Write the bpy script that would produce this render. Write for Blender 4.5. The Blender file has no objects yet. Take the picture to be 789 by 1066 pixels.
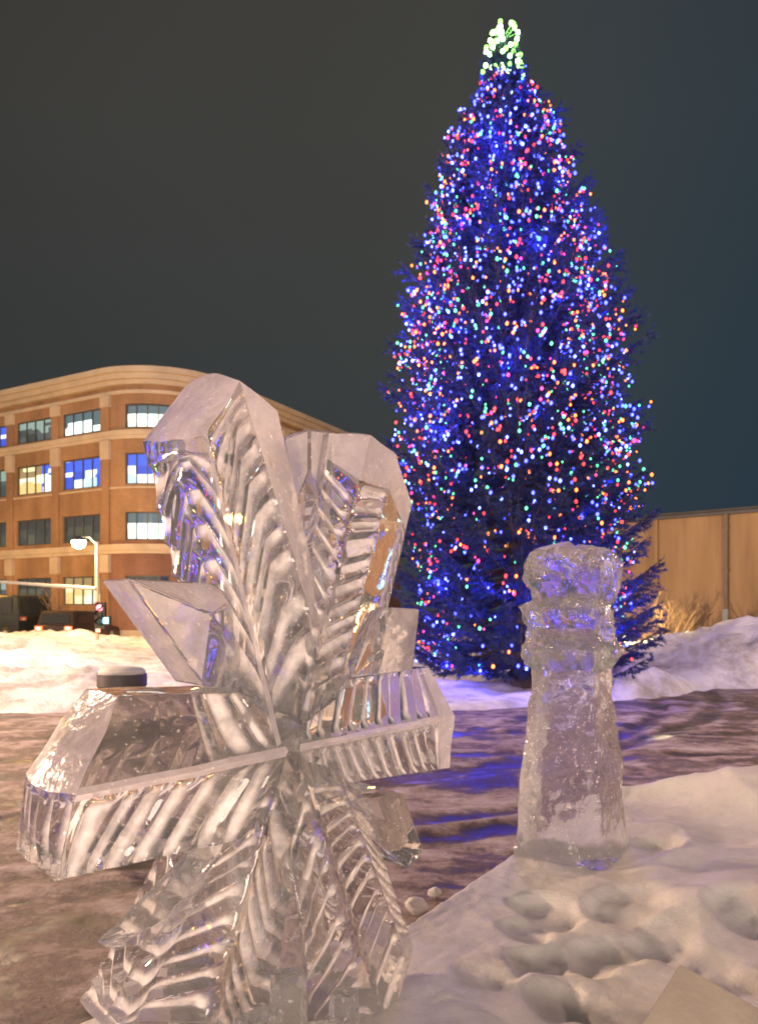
import bpy, bmesh, math, random
import numpy as np
from mathutils import Vector, Matrix, noise as mnoise

R = math.radians
rnd = random.Random(7)
nrng = np.random.default_rng(11)
scene = bpy.context.scene
COL = scene.collection
F, CX, HY, CAMZ = 900.0, 394.5, 635.0, 1.5      # focal length and horizon measured on the photograph


def at(px, py, d):
    return Vector(((px - CX) / F * d, d, CAMZ + (HY - py) / F * d))


# ------------------------------------------------------------------ object helpers
def link(name, me, mats=None, parent=None):
    o = bpy.data.objects.new(name, me)
    COL.objects.link(o)
    if mats:
        for m in (mats if isinstance(mats, (list, tuple)) else [mats]):
            me.materials.append(m)
    if parent:
        o.parent = parent
    return o


def thing(name, label, cat, loc=(0, 0, 0), rz=0.0, group=None):
    o = bpy.data.objects.new(name, None)
    o.empty_display_size = 0.2
    COL.objects.link(o)
    o.location = loc
    o.rotation_euler = (0, 0, rz)
    return tag(o, label, cat, group)


def tag(o, label, cat, group=None):
    o['label'] = label
    o['category'] = cat
    if group:
        o['group'] = group
    return o


def structure(o):
    o['kind'] = 'structure'
    return o


def copy_tree(o, parent=None):
    c = o.copy()
    COL.objects.link(c)
    if parent:
        c.parent = parent
    for ch in list(o.children):
        copy_tree(ch, c)
    return c


class MB:
    """collects shapes into one mesh"""
    def __init__(self):
        self.v, self.f, self.mi = [], [], []

    def add(self, vs, fs, mi=0):
        n = len(self.v)
        self.v += [tuple(x) for x in vs]
        for f in fs:
            self.f.append(tuple(i + n for i in f))
            self.mi.append(mi)

    def box(self, c, s, rz=0.0, mi=0, taper=1.0):
        x, y, z = (k / 2 for k in s)
        m = Matrix.Rotation(rz, 3, 'Z')
        vs = []
        for dz in (-z, z):
            t = taper if dz > 0 else 1.0
            for dx, dy in ((-x, -y), (x, -y), (x, y), (-x, y)):
                vs.append(Vector(c) + m @ Vector((dx * t, dy * t, dz)))
        self.add(vs, [(0, 3, 2, 1), (4, 5, 6, 7), (0, 1, 5, 4), (1, 2, 6, 5), (2, 3, 7, 6), (3, 0, 4, 7)], mi)

    def tube(self, pts, r, n=8, mi=0, cap=True):
        pts = [Vector(p) for p in pts]
        rs = r if isinstance(r, (list, tuple)) else [r] * len(pts)
        rings = []
        for i, p in enumerate(pts):
            d = (pts[min(i + 1, len(pts) - 1)] - pts[max(i - 1, 0)])
            if d.length < 1e-9:
                d = Vector((0, 0, 1))
            d.normalize()
            a = d.cross(Vector((0, 0, 1)))
            if a.length < 1e-3:
                a = Vector((1, 0, 0))
            a.normalize()
            b = d.cross(a)
            rings.append([p + (a * math.cos(t) + b * math.sin(t)) * rs[i] for t in
                          (2 * math.pi * k / n for k in range(n))])
        vs = [q for ring in rings for q in ring]
        fs = []
        for i in range(len(pts) - 1):
            for k in range(n):
                fs.append((i * n + k, i * n + (k + 1) % n, (i + 1) * n + (k + 1) % n, (i + 1) * n + k))
        if cap:
            fs.append(tuple(range(n - 1, -1, -1)))
            fs.append(tuple(range((len(pts) - 1) * n, len(pts) * n)))
        self.add(vs, fs, mi)

    def lathe(self, c, prof, n=20, mi=0):
        c = Vector(c)
        vs = []
        for r, z in prof:
            for k in range(n):
                t = 2 * math.pi * k / n
                vs.append(c + Vector((r * math.cos(t), r * math.sin(t), z)))
        fs = []
        for i in range(len(prof) - 1):
            for k in range(n):
                fs.append((i * n + k, i * n + (k + 1) % n, (i + 1) * n + (k + 1) % n, (i + 1) * n + k))
        fs.append(tuple(range(n - 1, -1, -1)))
        fs.append(tuple(range((len(prof) - 1) * n, len(prof) * n)))
        self.add(vs, fs, mi)

    def ico(self, c, r, mi=0, squash=1.0, sub=1):
        v, f = ICO[sub]
        c = Vector(c)
        self.add([c + Vector((p[0] * r, p[1] * r, p[2] * r * squash)) for p in v], f, mi)

    def build(self, name, mats, parent=None, smooth=False, bevel=0.0):
        me = bpy.data.meshes.new(name)
        me.from_pydata(self.v, [], self.f)
        o = link(name, me, mats, parent)
        me.polygons.foreach_set('material_index', self.mi)
        bm = bmesh.new()
        bm.from_mesh(me)
        bmesh.ops.recalc_face_normals(bm, faces=bm.faces)
        if bevel:
            bmesh.ops.bevel(bm, geom=[e for e in bm.edges if len(e.link_faces) == 2 and e.calc_face_angle(0) > 0.5],
                            offset=bevel, segments=2, affect='EDGES', profile=0.7)
        bm.to_mesh(me)
        bm.free()
        if smooth:
            me.polygons.foreach_set('use_smooth', [True] * len(me.polygons))
            me.set_sharp_from_angle(angle=R(42))
        me.update()
        return o


def make_ico(sub):
    bm = bmesh.new()
    bmesh.ops.create_icosphere(bm, subdivisions=sub, radius=1)
    bm.verts.ensure_lookup_table()
    r = ([tuple(v.co) for v in bm.verts], [tuple(v.index for v in f.verts) for f in bm.faces])
    bm.free()
    return r


ICO = {1: make_ico(1), 2: make_ico(2)}


def np_mesh(name, verts, faces, mats, parent=None, smooth=False, mat_idx=None):
    """fast mesh from numpy arrays; faces all tris or all quads"""
    me = bpy.data.meshes.new(name)
    verts = np.asarray(verts, np.float32)
    faces = np.asarray(faces, np.int32)
    k = faces.shape[1]
    me.vertices.add(len(verts))
    me.vertices.foreach_set('co', verts.ravel())
    me.loops.add(faces.size)
    me.loops.foreach_set('vertex_index', faces.ravel())
    me.polygons.add(len(faces))
    me.polygons.foreach_set('loop_start', np.arange(0, faces.size, k, dtype=np.int32))
    if mat_idx is not None:
        me.polygons.foreach_set('material_index', np.asarray(mat_idx, np.int32))
    if smooth:
        me.polygons.foreach_set('use_smooth', np.ones(len(faces), bool))
    me.update(calc_edges=True)
    me.validate()
    return link(name, me, mats, parent)


# ------------------------------------------------------------------ materials
def mat(name, base=(0.5, 0.5, 0.5), rough=0.6, metal=0.0, spec=0.5, bump=0.0, bscale=20.0, var=0.0, vscale=3.0,
        emit=None, estr=0.0):
    m = bpy.data.materials.new(name)
    m.use_nodes = True
    nt = m.node_tree
    b = nt.nodes['Principled BSDF']
    b.inputs['Base Color'].default_value = (*base, 1)
    b.inputs['Roughness'].default_value = rough
    b.inputs['Metallic'].default_value = metal
    b.inputs['Specular IOR Level'].default_value = spec
    if emit:
        b.inputs['Emission Color'].default_value = (*emit, 1)
        b.inputs['Emission Strength'].default_value = estr
    tc = nt.nodes.new('ShaderNodeTexCoord')
    if var:
        n = nt.nodes.new('ShaderNodeTexNoise')
        n.inputs['Scale'].default_value = vscale
        n.inputs['Detail'].default_value = 5
        nt.links.new(tc.outputs['Object'], n.inputs['Vector'])
        r = nt.nodes.new('ShaderNodeValToRGB')
        r.color_ramp.elements[0].position = 0.3
        r.color_ramp.elements[1].position = 0.7
        r.color_ramp.elements[0].color = (*[c * (1 - var) for c in base], 1)
        r.color_ramp.elements[1].color = (*[min(1, c * (1 + var)) for c in base], 1)
        nt.links.new(n.outputs['Fac'], r.inputs['Fac'])
        nt.links.new(r.outputs['Color'], b.inputs['Base Color'])
    if bump:
        n = nt.nodes.new('ShaderNodeTexNoise')
        n.inputs['Scale'].default_value = bscale
        n.inputs['Detail'].default_value = 6
        nt.links.new(tc.outputs['Object'], n.inputs['Vector'])
        bp = nt.nodes.new('ShaderNodeBump')
        bp.inputs['Strength'].default_value = bump
        bp.inputs['Distance'].default_value = 0.02
        nt.links.new(n.outputs['Fac'], bp.inputs['Height'])
        nt.links.new(bp.outputs['Normal'], b.inputs['Normal'])
    return m


def emitter(name, col, strength, base=(0.02, 0.02, 0.02)):
    m = mat(name, base, 0.3, emit=col, estr=strength)
    m.cycles.emission_sampling = 'NONE'
    return m


def ice_mat(name, rough, milk, tint, clear=0.2, bump=0.25, bscale=14.0, milk_var=0.6, chisel=0.0):
    """ice: refraction through an uneven surface, a share of milky frost, a little straight light"""
    m = bpy.data.materials.new(name)
    m.use_nodes = True
    nt = m.node_tree
    N, L = nt.nodes, nt.links
    N.clear()
    out = N.new('ShaderNodeOutputMaterial')
    tc = N.new('ShaderNodeTexCoord')
    nz = N.new('ShaderNodeTexNoise')
    nz.inputs['Scale'].default_value = bscale
    nz.inputs['Detail'].default_value = 4
    L.new(tc.outputs['Object'], nz.inputs['Vector'])
    bp = N.new('ShaderNodeBump')
    bp.inputs['Strength'].default_value = bump
    bp.inputs['Distance'].default_value = 0.02
    L.new(nz.outputs['Fac'], bp.inputs['Height'])
    g = N.new('ShaderNodeBsdfGlass')
    g.inputs['IOR'].default_value = 1.31
    g.inputs['Roughness'].default_value = rough
    g.inputs['Color'].default_value = (0.97, 0.98, 0.985, 1)
    L.new(bp.outputs['Normal'], g.inputs['Normal'])
    tr = N.new('ShaderNodeBsdfTransparent')
    tr.inputs['Color'].default_value = (0.98, 0.98, 0.98, 1)
    mx = N.new('ShaderNodeMixShader')
    mx.inputs[0].default_value = clear
    L.new(g.outputs[0], mx.inputs[1])
    L.new(tr.outputs[0], mx.inputs[2])
    df = N.new('ShaderNodeBsdfDiffuse')
    df.inputs['Color'].default_value = (*tint, 1)
    tl = N.new('ShaderNodeBsdfTranslucent')
    tl.inputs['Color'].default_value = (*tint, 1)
    L.new(bp.outputs['Normal'], df.inputs['Normal'])
    ml = N.new('ShaderNodeMixShader')
    ml.inputs[0].default_value = 0.45
    L.new(df.outputs[0], ml.inputs[1])
    L.new(tl.outputs[0], ml.inputs[2])
    n2 = N.new('ShaderNodeTexNoise')
    n2.inputs['Scale'].default_value = 5.0
    n2.inputs['Detail'].default_value = 6
    n2.inputs['Roughness'].default_value = 0.65
    L.new(tc.outputs['Object'], n2.inputs['Vector'])
    mr = N.new('ShaderNodeMapRange')
    mr.inputs['From Min'].default_value = 0.3
    mr.inputs['From Max'].default_value = 0.7
    mr.inputs['To Min'].default_value = milk * (1 - milk_var)
    mr.inputs['To Max'].default_value = min(1, milk * (1 + milk_var))
    L.new(n2.outputs['Fac'], mr.inputs['Value'])
    nf = N.new('ShaderNodeTexNoise'); nf.inputs['Scale'].default_value = 75; nf.inputs['Detail'].default_value = 2
    L.new(tc.outputs['Object'], nf.inputs['Vector'])
    mf = N.new('ShaderNodeMapRange'); mf.inputs['From Min'].default_value = .66; mf.inputs['From Max'].default_value = .74
    mf.inputs['To Min'].default_value = 0; mf.inputs['To Max'].default_value = .35
    L.new(nf.outputs['Fac'], mf.inputs['Value'])
    addf = N.new('ShaderNodeMath'); addf.operation = 'ADD'
    L.new(mr.outputs['Result'], addf.inputs[0]); L.new(mf.outputs['Result'], addf.inputs[1])
    mr = addf
    fin = N.new('ShaderNodeMixShader')
    if chisel:
        # frost left by the chisel on the long face of every groove (a point attribute of the carving)
        at_ = N.new('ShaderNodeAttribute'); at_.attribute_name = 'chisel_frost'
        n4 = N.new('ShaderNodeTexNoise'); n4.inputs['Scale'].default_value = 22; n4.inputs['Detail'].default_value = 6
        L.new(tc.outputs['Object'], n4.inputs['Vector'])
        m4 = N.new('ShaderNodeMapRange'); m4.inputs['From Min'].default_value = .3; m4.inputs['From Max'].default_value = .7
        m4.inputs['To Min'].default_value = chisel * .45; m4.inputs['To Max'].default_value = chisel * 1.25
        L.new(n4.outputs['Fac'], m4.inputs['Value'])
        m5 = N.new('ShaderNodeMath'); m5.operation = 'MULTIPLY_ADD'
        L.new(at_.outputs['Fac'], m5.inputs[0]); L.new(m4.outputs['Result'], m5.inputs[1]); L.new(mr.outputs[0], m5.inputs[2])
        L.new(m5.outputs[0], fin.inputs[0])
        m6 = N.new('ShaderNodeMath'); m6.operation = 'MULTIPLY_ADD'; m6.inputs[1].default_value = .12; m6.inputs[2].default_value = rough
        L.new(at_.outputs['Fac'], m6.inputs[0]); L.new(m6.outputs[0], g.inputs['Roughness'])
    else:
        L.new(mr.outputs[0], fin.inputs[0])
    L.new(mx.outputs[0], fin.inputs[1])
    L.new(ml.outputs[0], fin.inputs[2])
    L.new(fin.outputs[0], out.inputs['Surface'])
    return m


ICE = ice_mat('clear_ice', 0.008, 0.035, (0.96, 0.90, 0.87), clear=0.05, bump=0.06, bscale=9, milk_var=0.95, chisel=0.85)
FROST = ice_mat('frosted_ice', 0.22, 0.46, (0.74, 0.67, 0.69), clear=0.04, bump=0.35, bscale=35, milk_var=0.4)
ROUGHICE = ice_mat('rough_ice', 0.015, 0.04, (0.90, 0.87, 0.84), clear=0.10, bump=0.9, bscale=12, milk_var=0.9)


def snow_mat(name, tint=(0.80, 0.80, 0.83), dirt=0.0, dscale=1.2, bump=0.5, dist=0.03):
    m = mat(name, tint, 0.65, spec=0.25)
    nt = m.node_tree
    N, L = nt.nodes, nt.links
    b = N['Principled BSDF']
    b.inputs['Subsurface Weight'].default_value = 0.0
    tc = N.new('ShaderNodeTexCoord')
    n1 = N.new('ShaderNodeTexNoise'); n1.inputs['Scale'].default_value = 9; n1.inputs['Detail'].default_value = 8
    n1.inputs['Roughness'].default_value = 0.7
    L.new(tc.outputs['Object'], n1.inputs['Vector'])
    bp = N.new('ShaderNodeBump'); bp.inputs['Strength'].default_value = bump; bp.inputs['Distance'].default_value = dist
    ng = N.new('ShaderNodeTexNoise'); ng.inputs['Scale'].default_value = 140; ng.inputs['Detail'].default_value = 3
    L.new(tc.outputs['Object'], ng.inputs['Vector'])
    ma = N.new('ShaderNodeMath'); ma.operation = 'MULTIPLY_ADD'; ma.inputs[1].default_value = 0.10
    L.new(ng.outputs['Fac'], ma.inputs[0]); L.new(n1.outputs['Fac'], ma.inputs[2])
    L.new(ma.outputs[0], bp.inputs['Height'])
    L.new(bp.outputs['Normal'], b.inputs['Normal'])
    if dirt:
        n2 = N.new('ShaderNodeTexNoise'); n2.inputs['Scale'].default_value = dscale; n2.inputs['Detail'].default_value = 8
        n2.inputs['Roughness'].default_value = 0.7
        L.new(tc.outputs['Object'], n2.inputs['Vector'])
        r = N.new('ShaderNodeValToRGB')
        r.color_ramp.elements[0].position = 0.36
        r.color_ramp.elements[1].position = 0.56
        r.color_ramp.elements[0].color = (tint[0] * (1 - dirt), tint[1] * (1 - dirt * 1.05), tint[2] * (1 - dirt * 1.1), 1)
        r.color_ramp.elements[1].color = (*tint, 1)
        L.new(n2.outputs['Fac'], r.inputs['Fac'])
        L.new(r.outputs['Color'], b.inputs['Base Color'])
    return m


SNOW = snow_mat('snow', (0.48, 0.47, 0.465), dirt=0.2, dscale=2.5, bump=0.5)
BANKSNOW = snow_mat('plowed_snow', dirt=0.5, dscale=1.3, bump=1.0, dist=0.09)


def road_mat():
    m = mat('packed_snow_road', (0.3, 0.27, 0.25), 0.6)
    nt = m.node_tree
    N, L = nt.nodes, nt.links
    b = N['Principled BSDF']
    tc = N.new('ShaderNodeTexCoord')
    mp = N.new('ShaderNodeMapping')
    mp.inputs['Rotation'].default_value = (0, 0, R(-22))
    mp.inputs['Scale'].default_value = (0.8, 1.35, 1)
    L.new(tc.outputs['Object'], mp.inputs['Vector'])
    n1 = N.new('ShaderNodeTexNoise'); n1.inputs['Scale'].default_value = 0.9; n1.inputs['Detail'].default_value = 8
    n1.inputs['Roughness'].default_value = 0.62; n1.inputs['Distortion'].default_value = 0.5
    L.new(mp.outputs[0], n1.inputs['Vector'])
    n2 = N.new('ShaderNodeTexNoise'); n2.inputs['Scale'].default_value = 4.5; n2.inputs['Detail'].default_value = 12
    n2.inputs['Roughness'].default_value = 0.74
    L.new(tc.outputs['Object'], n2.inputs['Vector'])
    at_ = N.new('ShaderNodeAttribute'); at_.attribute_name = 'track'
    mul = N.new('ShaderNodeMath'); mul.operation = 'MULTIPLY_ADD'; mul.inputs[1].default_value = 0.45
    L.new(n2.outputs['Fac'], mul.inputs[0])
    m55 = N.new('ShaderNodeMath'); m55.operation = 'MULTIPLY'; m55.inputs[1].default_value = 0.55
    L.new(n1.outputs['Fac'], m55.inputs[0]); L.new(m55.outputs[0], mul.inputs[2])
    trk = N.new('ShaderNodeMath'); trk.operation = 'MULTIPLY_ADD'; trk.inputs[1].default_value = -0.055
    L.new(at_.outputs['Fac'], trk.inputs[0]); L.new(mul.outputs[0], trk.inputs[2])
    r = N.new('ShaderNodeValToRGB')
    e = r.color_ramp.elements
    e[0].position = 0.425; e[0].color = (0.030, 0.027, 0.028, 1)
    e[1].position = 0.475; e[1].color = (0.085, 0.056, 0.045, 1)
    x = e.new(0.52); x.color = (0.22, 0.172, 0.158, 1)
    x = e.new(0.62); x.color = (0.42, 0.37, 0.365, 1)
    L.new(trk.outputs[0], r.inputs['Fac'])
    L.new(r.outputs['Color'], b.inputs['Base Color'])
    b.inputs['Specular IOR Level'].default_value = 0.3
    r2 = N.new('ShaderNodeMapRange')
    r2.inputs['From Min'].default_value = 0.40; r2.inputs['From Max'].default_value = 0.50
    r2.inputs['To Min'].default_value = 0.33; r2.inputs['To Max'].default_value = 0.75
    L.new(trk.outputs[0], r2.inputs['Value'])
    L.new(r2.outputs['Result'], b.inputs['Roughness'])
    n3 = N.new('ShaderNodeTexNoise'); n3.inputs['Scale'].default_value = 38; n3.inputs['Detail'].default_value = 5
    L.new(tc.outputs['Object'], n3.inputs['Vector'])
    ad = N.new('ShaderNodeMath'); ad.operation = 'MULTIPLY_ADD'; ad.inputs[1].default_value = 0.22
    L.new(n3.outputs['Fac'], ad.inputs[0]); L.new(n2.outputs['Fac'], ad.inputs[2])
    bp = N.new('ShaderNodeBump'); bp.inputs['Distance'].default_value = 0.08
    r3 = N.new('ShaderNodeMapRange')
    r3.inputs['From Min'].default_value = 0.42; r3.inputs['From Max'].default_value = 0.50
    r3.inputs['To Min'].default_value = 0.12; r3.inputs['To Max'].default_value = 0.8
    L.new(trk.outputs[0], r3.inputs['Value']); L.new(r3.outputs['Result'], bp.inputs['Strength'])
    L.new(ad.outputs[0], bp.inputs['Height'])
    L.new(bp.outputs['Normal'], b.inputs['Normal'])
    return m


ROAD = road_mat()


def brick_mat(name, c1, c2, mortar, scale=3.2):
    m = mat(name, c1, 0.85, spec=0.2)
    nt = m.node_tree
    N, L = nt.nodes, nt.links
    b = N['Principled BSDF']
    tc = N.new('ShaderNodeTexCoord')
    bt = N.new('ShaderNodeTexBrick')
    bt.inputs['Color1'].default_value = (*c1, 1)
    bt.inputs['Color2'].default_value = (*c2, 1)
    bt.inputs['Mortar'].default_value = (*mortar, 1)
    bt.inputs['Scale'].default_value = scale
    bt.inputs['Mortar Size'].default_value = 0.018
    L.new(tc.outputs['UV'], bt.inputs['Vector'])
    n = N.new('ShaderNodeTexNoise'); n.inputs['Scale'].default_value = 0.9; n.inputs['Detail'].default_value = 7
    mps = N.new('ShaderNodeMapping'); mps.inputs['Scale'].default_value = (1, 1, .35)
    L.new(tc.outputs['Object'], mps.inputs['Vector']); L.new(mps.outputs[0], n.inputs['Vector'])
    mm = N.new('ShaderNodeMix'); mm.data_type = 'RGBA'; mm.blend_type = 'OVERLAY'; mm.inputs['Factor'].default_value = 0.65
    L.new(bt.outputs['Color'], mm.inputs['A']); L.new(n.outputs['Fac'], mm.inputs['B'])
    L.new(mm.outputs['Result'], b.inputs['Base Color'])
    return m


BRICK = brick_mat('tan_brick', (0.27, 0.155, 0.08), (0.23, 0.128, 0.066), (0.30, 0.24, 0.18))
DBRICK = brick_mat('dark_brick', (0.20, 0.10, 0.07), (0.17, 0.085, 0.06), (0.2, 0.15, 0.12))
STONE = mat('limestone', (0.42, 0.35, 0.26), 0.8, var=0.12, vscale=1.2, bump=0.1)
DARKMETAL = mat('dark_metal', (0.04, 0.04, 0.045), 0.45, 0.3, var=0.2)
STEEL = mat('galvanised_steel', (0.42, 0.42, 0.42), 0.45, 0.7, var=0.12, vscale=8)
BLACK = mat('black_plastic', (0.02, 0.02, 0.022), 0.5, var=0.2)
BARK = mat('bark', (0.07, 0.05, 0.04), 0.9, bump=0.6, bscale=12, var=0.3)
TWIG = mat('twig_bark', (0.14, 0.095, 0.06), 0.85, var=0.3, vscale=6)

# ------------------------------------------------------------------ world: clouds lit by the town, with an added glow behind
w = bpy.data.worlds.new("World")
scene.world = w
w.use_nodes = True
nt = w.node_tree
N, L = nt.nodes, nt.links
bg = N['Background']
tc = N.new('ShaderNodeTexCoord')
sx = N.new('ShaderNodeSeparateXYZ')
L.new(tc.outputs['Generated'], sx.inputs[0])


def wramp(src, stops):
    r = N.new('ShaderNodeValToRGB')
    e = r.color_ramp.elements
    e[0].position, e[0].color = stops[0][0], (*stops[0][1], 1)
    e[1].position, e[1].color = stops[-1][0], (*stops[-1][1], 1)
    for p, c in stops[1:-1]:
        x = e.new(p); x.color = (*c, 1)
    mr = N.new('ShaderNodeMapRange')
    mr.inputs['From Min'].default_value = -1
    L.new(src, mr.inputs['Value'])
    L.new(mr.outputs['Result'], r.inputs['Fac'])
    return r.outputs['Color']


# across the sky: browner to the left, blue grey to the right; behind, a warm glow added to light the ice
side = wramp(sx.outputs['X'], [(0.30, (0.040, 0.041, 0.039)), (0.45, (0.046, 0.048, 0.046)), (0.54, (0.050, 0.053, 0.050)),
                               (0.60, (0.039, 0.050, 0.056)), (0.70, (0.027, 0.041, 0.053))])
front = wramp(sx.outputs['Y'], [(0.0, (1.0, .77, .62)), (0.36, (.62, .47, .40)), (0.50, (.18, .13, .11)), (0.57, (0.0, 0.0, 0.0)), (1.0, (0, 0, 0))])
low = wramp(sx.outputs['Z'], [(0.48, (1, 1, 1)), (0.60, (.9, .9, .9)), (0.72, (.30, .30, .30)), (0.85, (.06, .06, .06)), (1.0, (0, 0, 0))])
upd = wramp(sx.outputs['Z'], [(0.5, (0.78, 0.92, 1.06)), (0.64, (0.92, 0.97, 1.0)), (0.74, (1.05, 1.0, 0.97)), (0.86, (0.98, 0.88, 0.84)), (1.0, (0.8, 0.76, 0.74))])
m1 = N.new('ShaderNodeMix'); m1.data_type = 'RGBA'; m1.blend_type = 'MULTIPLY'; m1.inputs['Factor'].default_value = 1
L.new(side, m1.inputs['A']); L.new(upd, m1.inputs['B'])
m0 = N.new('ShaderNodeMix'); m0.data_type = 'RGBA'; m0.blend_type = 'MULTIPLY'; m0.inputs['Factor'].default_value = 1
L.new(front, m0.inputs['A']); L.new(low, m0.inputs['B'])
m2 = N.new('ShaderNodeMix'); m2.data_type = 'RGBA'; m2.blend_type = 'ADD'; m2.clamp_result = False; m2.inputs['Factor'].default_value = 1
L.new(m1.outputs['Result'], m2.inputs['A'])
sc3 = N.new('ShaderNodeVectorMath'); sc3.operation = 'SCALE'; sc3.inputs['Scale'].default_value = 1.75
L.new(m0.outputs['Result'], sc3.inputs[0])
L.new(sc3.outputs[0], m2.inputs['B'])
cn = N.new('ShaderNodeTexNoise'); cn.inputs['Scale'].default_value = 2.2; cn.inputs['Detail'].default_value = 5
L.new(tc.outputs['Generated'], cn.inputs['Vector'])
cm = N.new('ShaderNodeMapRange'); cm.inputs['To Min'].default_value = 0.88; cm.inputs['To Max'].default_value = 1.12
L.new(cn.outputs['Fac'], cm.inputs['Value'])
sc5 = N.new('ShaderNodeVectorMath'); sc5.operation = 'SCALE'
L.new(m2.outputs['Result'], sc5.inputs[0]); L.new(cm.outputs['Result'], sc5.inputs['Scale'])
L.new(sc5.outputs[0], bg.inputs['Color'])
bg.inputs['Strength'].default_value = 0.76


# ------------------------------------------------------------------ lamps
def point(name, loc, energy, col, radius=0.2):
    l = bpy.data.lights.new(name, 'POINT')
    l.energy = energy
    l.color = col
    l.shadow_soft_size = radius
    o = bpy.data.objects.new(name, l)
    COL.objects.link(o)
    o.location = loc
    return o


def spot(name, loc, target, energy, col, angle=70, radius=0.15, blend=0.6):
    l = bpy.data.lights.new(name, 'SPOT')
    l.energy = energy
    l.color = col
    l.spot_size = R(angle)
    l.spot_blend = blend
    l.shadow_soft_size = radius
    o = bpy.data.objects.new(name, l)
    COL.objects.link(o)
    o.location = loc
    o.rotation_euler = (Vector(target) - Vector(loc)).to_track_quat('-Z', 'Y').to_euler()
    return o


point('unseen_fill_lamp', (-6.2, 0.6, 2.5), 300, (1.0, 0.68, 0.50), 0.35)
point('unseen_fill_lamp', (4.6, -2.4, 5.0), 90, (1.0, 0.74, 0.64), 0.5)  # unseen, added so that the shadows fall softer
point('unseen_fill_lamp', (-2.2, -4.2, 1.6), 1100, (1.0, 0.76, 0.60), 0.85)  # added low, to brighten the upright ice more than the snow
point('unseen_fill_lamp', (2.6, -4.6, 1.6), 820, (1.0, 0.79, 0.66), 0.85)  # second low fill, added to brighten the ice
point('unseen_fill_lamp', (-8.0, -7.0, 4.0), 500, (1.0, 0.70, 0.56), 0.7)  # added far behind the view for glints in the ice
point('unseen_fill_lamp', (9.0, -8.0, 4.0), 400, (1.0, 0.76, 0.66), 0.7)  # also added behind the view for ice glints
point('unseen_side_lamp', (-9.0, 7.5, 3.0), 4200, (1.0, 0.64, 0.42), 0.35)
point('unseen_side_lamp', (6.4, 8.6, 5.6), 900, (1.0, 0.64, 0.52), 0.25)  # unseen, added to warm the road and the pillar's right side
point('unseen_side_lamp', (11.5, 13.5, 4.5), 650, (1.0, 0.70, 0.60), 0.25)  # unseen, added to brighten the right snowbank
point('unseen_side_lamp', (-11.5, 18.0, 6.5), 6200, (1.0, 0.68, 0.44), 0.25)
point('facade_lamp', (-23.0, 37.5, 3.6), 980, (1.0, 0.49, 0.095), 0.25)
point('facade_lamp', (-15.5, 36.0, 3.6), 600, (1.0, 0.48, 0.09), 0.25)
point('facade_lamp', (-7.0, 34.0, 4.5), 270, (1.0, 0.46, 0.12), 0.25)
point('facade_lamp', (0.5, 43.0, 7.5), 700, (1.0, 0.47, 0.10), 0.25)
point('yard_lamp', (12.5, 24.5, 5.2), 330, (1.0, 0.62, 0.24), 0.25)

# ------------------------------------------------------------------ ground, road, snow
g = MB()
g.add([(-900, -300, -0.06), (900, -300, -0.06), (900, 1500, -0.06), (-900, 1500, -0.06)], [(0, 1, 2, 3)])
structure(g.build('ground', ROAD))


def grid(xs, ys, zf):
    X, Y = np.meshgrid(xs, ys)
    Z = np.array([zf(x, y) for x, y in zip(X.ravel(), Y.ravel())])
    V = np.stack([X.ravel(), Y.ravel(), Z], 1)
    nx, ny = len(xs), len(ys)
    i = np.arange(nx - 1)[None, :] + (np.arange(ny - 1) * nx)[:, None]
    i = i.ravel()
    return V, np.stack([i, i + 1, i + nx + 1, i + nx], 1)


def fbm(x, y, s, o=4, seed=0.0):
    return mnoise.fractal(Vector((x * s + seed, y * s - seed, seed * 0.37)), 0.9, 2.0, o)


TRACKS = [(-6.0, 16.5, 9.2), (-6.0, 16.5, 10.8), (-7.5, 19.0, 13.9), (-7.5, 19.0, 15.5), (8.0, -9.0, 17.0), (8.0, -9.0, 18.6), (2.0, -30.0, 40.6), (2.0, -30.0, 39.0), (-30, -20, 36.5), (-30, -20, 38.1)]


def track(x, y):
    t = 0.0
    for cx_, cy_, rr in TRACKS:
        d = abs(math.hypot(x - cx_, y - cy_) - rr + 0.05 * mnoise.noise(Vector((x * .8, y * .8, rr))))
        if d < .5:
            t += math.exp(-(d / .14) ** 4) - 0.45 * math.exp(-((d - .24) / .08) ** 2)
    return max(-1, min(1, t))


def road_z(x, y):
    lump = mnoise.fractal(Vector((x * 1.6, y * 2.2, 9.0)), 0.8, 2.0, 6)
    return 0.016 * lump - 0.017 * track(x, y) * (1 + 0.5 * mnoise.noise(Vector((x * 7, y * 7, 0)))) - 0.005


V, Q = grid(np.linspace(-9, 9, 380), np.concatenate([np.linspace(0.6, 7, 200), np.linspace(7.05, 17.5, 170)]), road_z)
ro = structure(np_mesh('road', V, Q, ROAD, smooth=True))
ta = ro.data.attributes.new('track', 'FLOAT', 'POINT')
ta.data.foreach_set('value', np.array([track(v[0], v[1]) for v in V], np.float32))


def y_edge(x):
    return 12.3 + 0.72 * max(0.0, x - 1.6) + 0.25 * math.sin(x * 1.3) + 0.15 * math.sin(x * 3.1 + 1)


def gau(x, y, cx, cy, rx, ry):
    return math.exp(-((x - cx) / rx) ** 2 - ((y - cy) / ry) ** 2)


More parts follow.
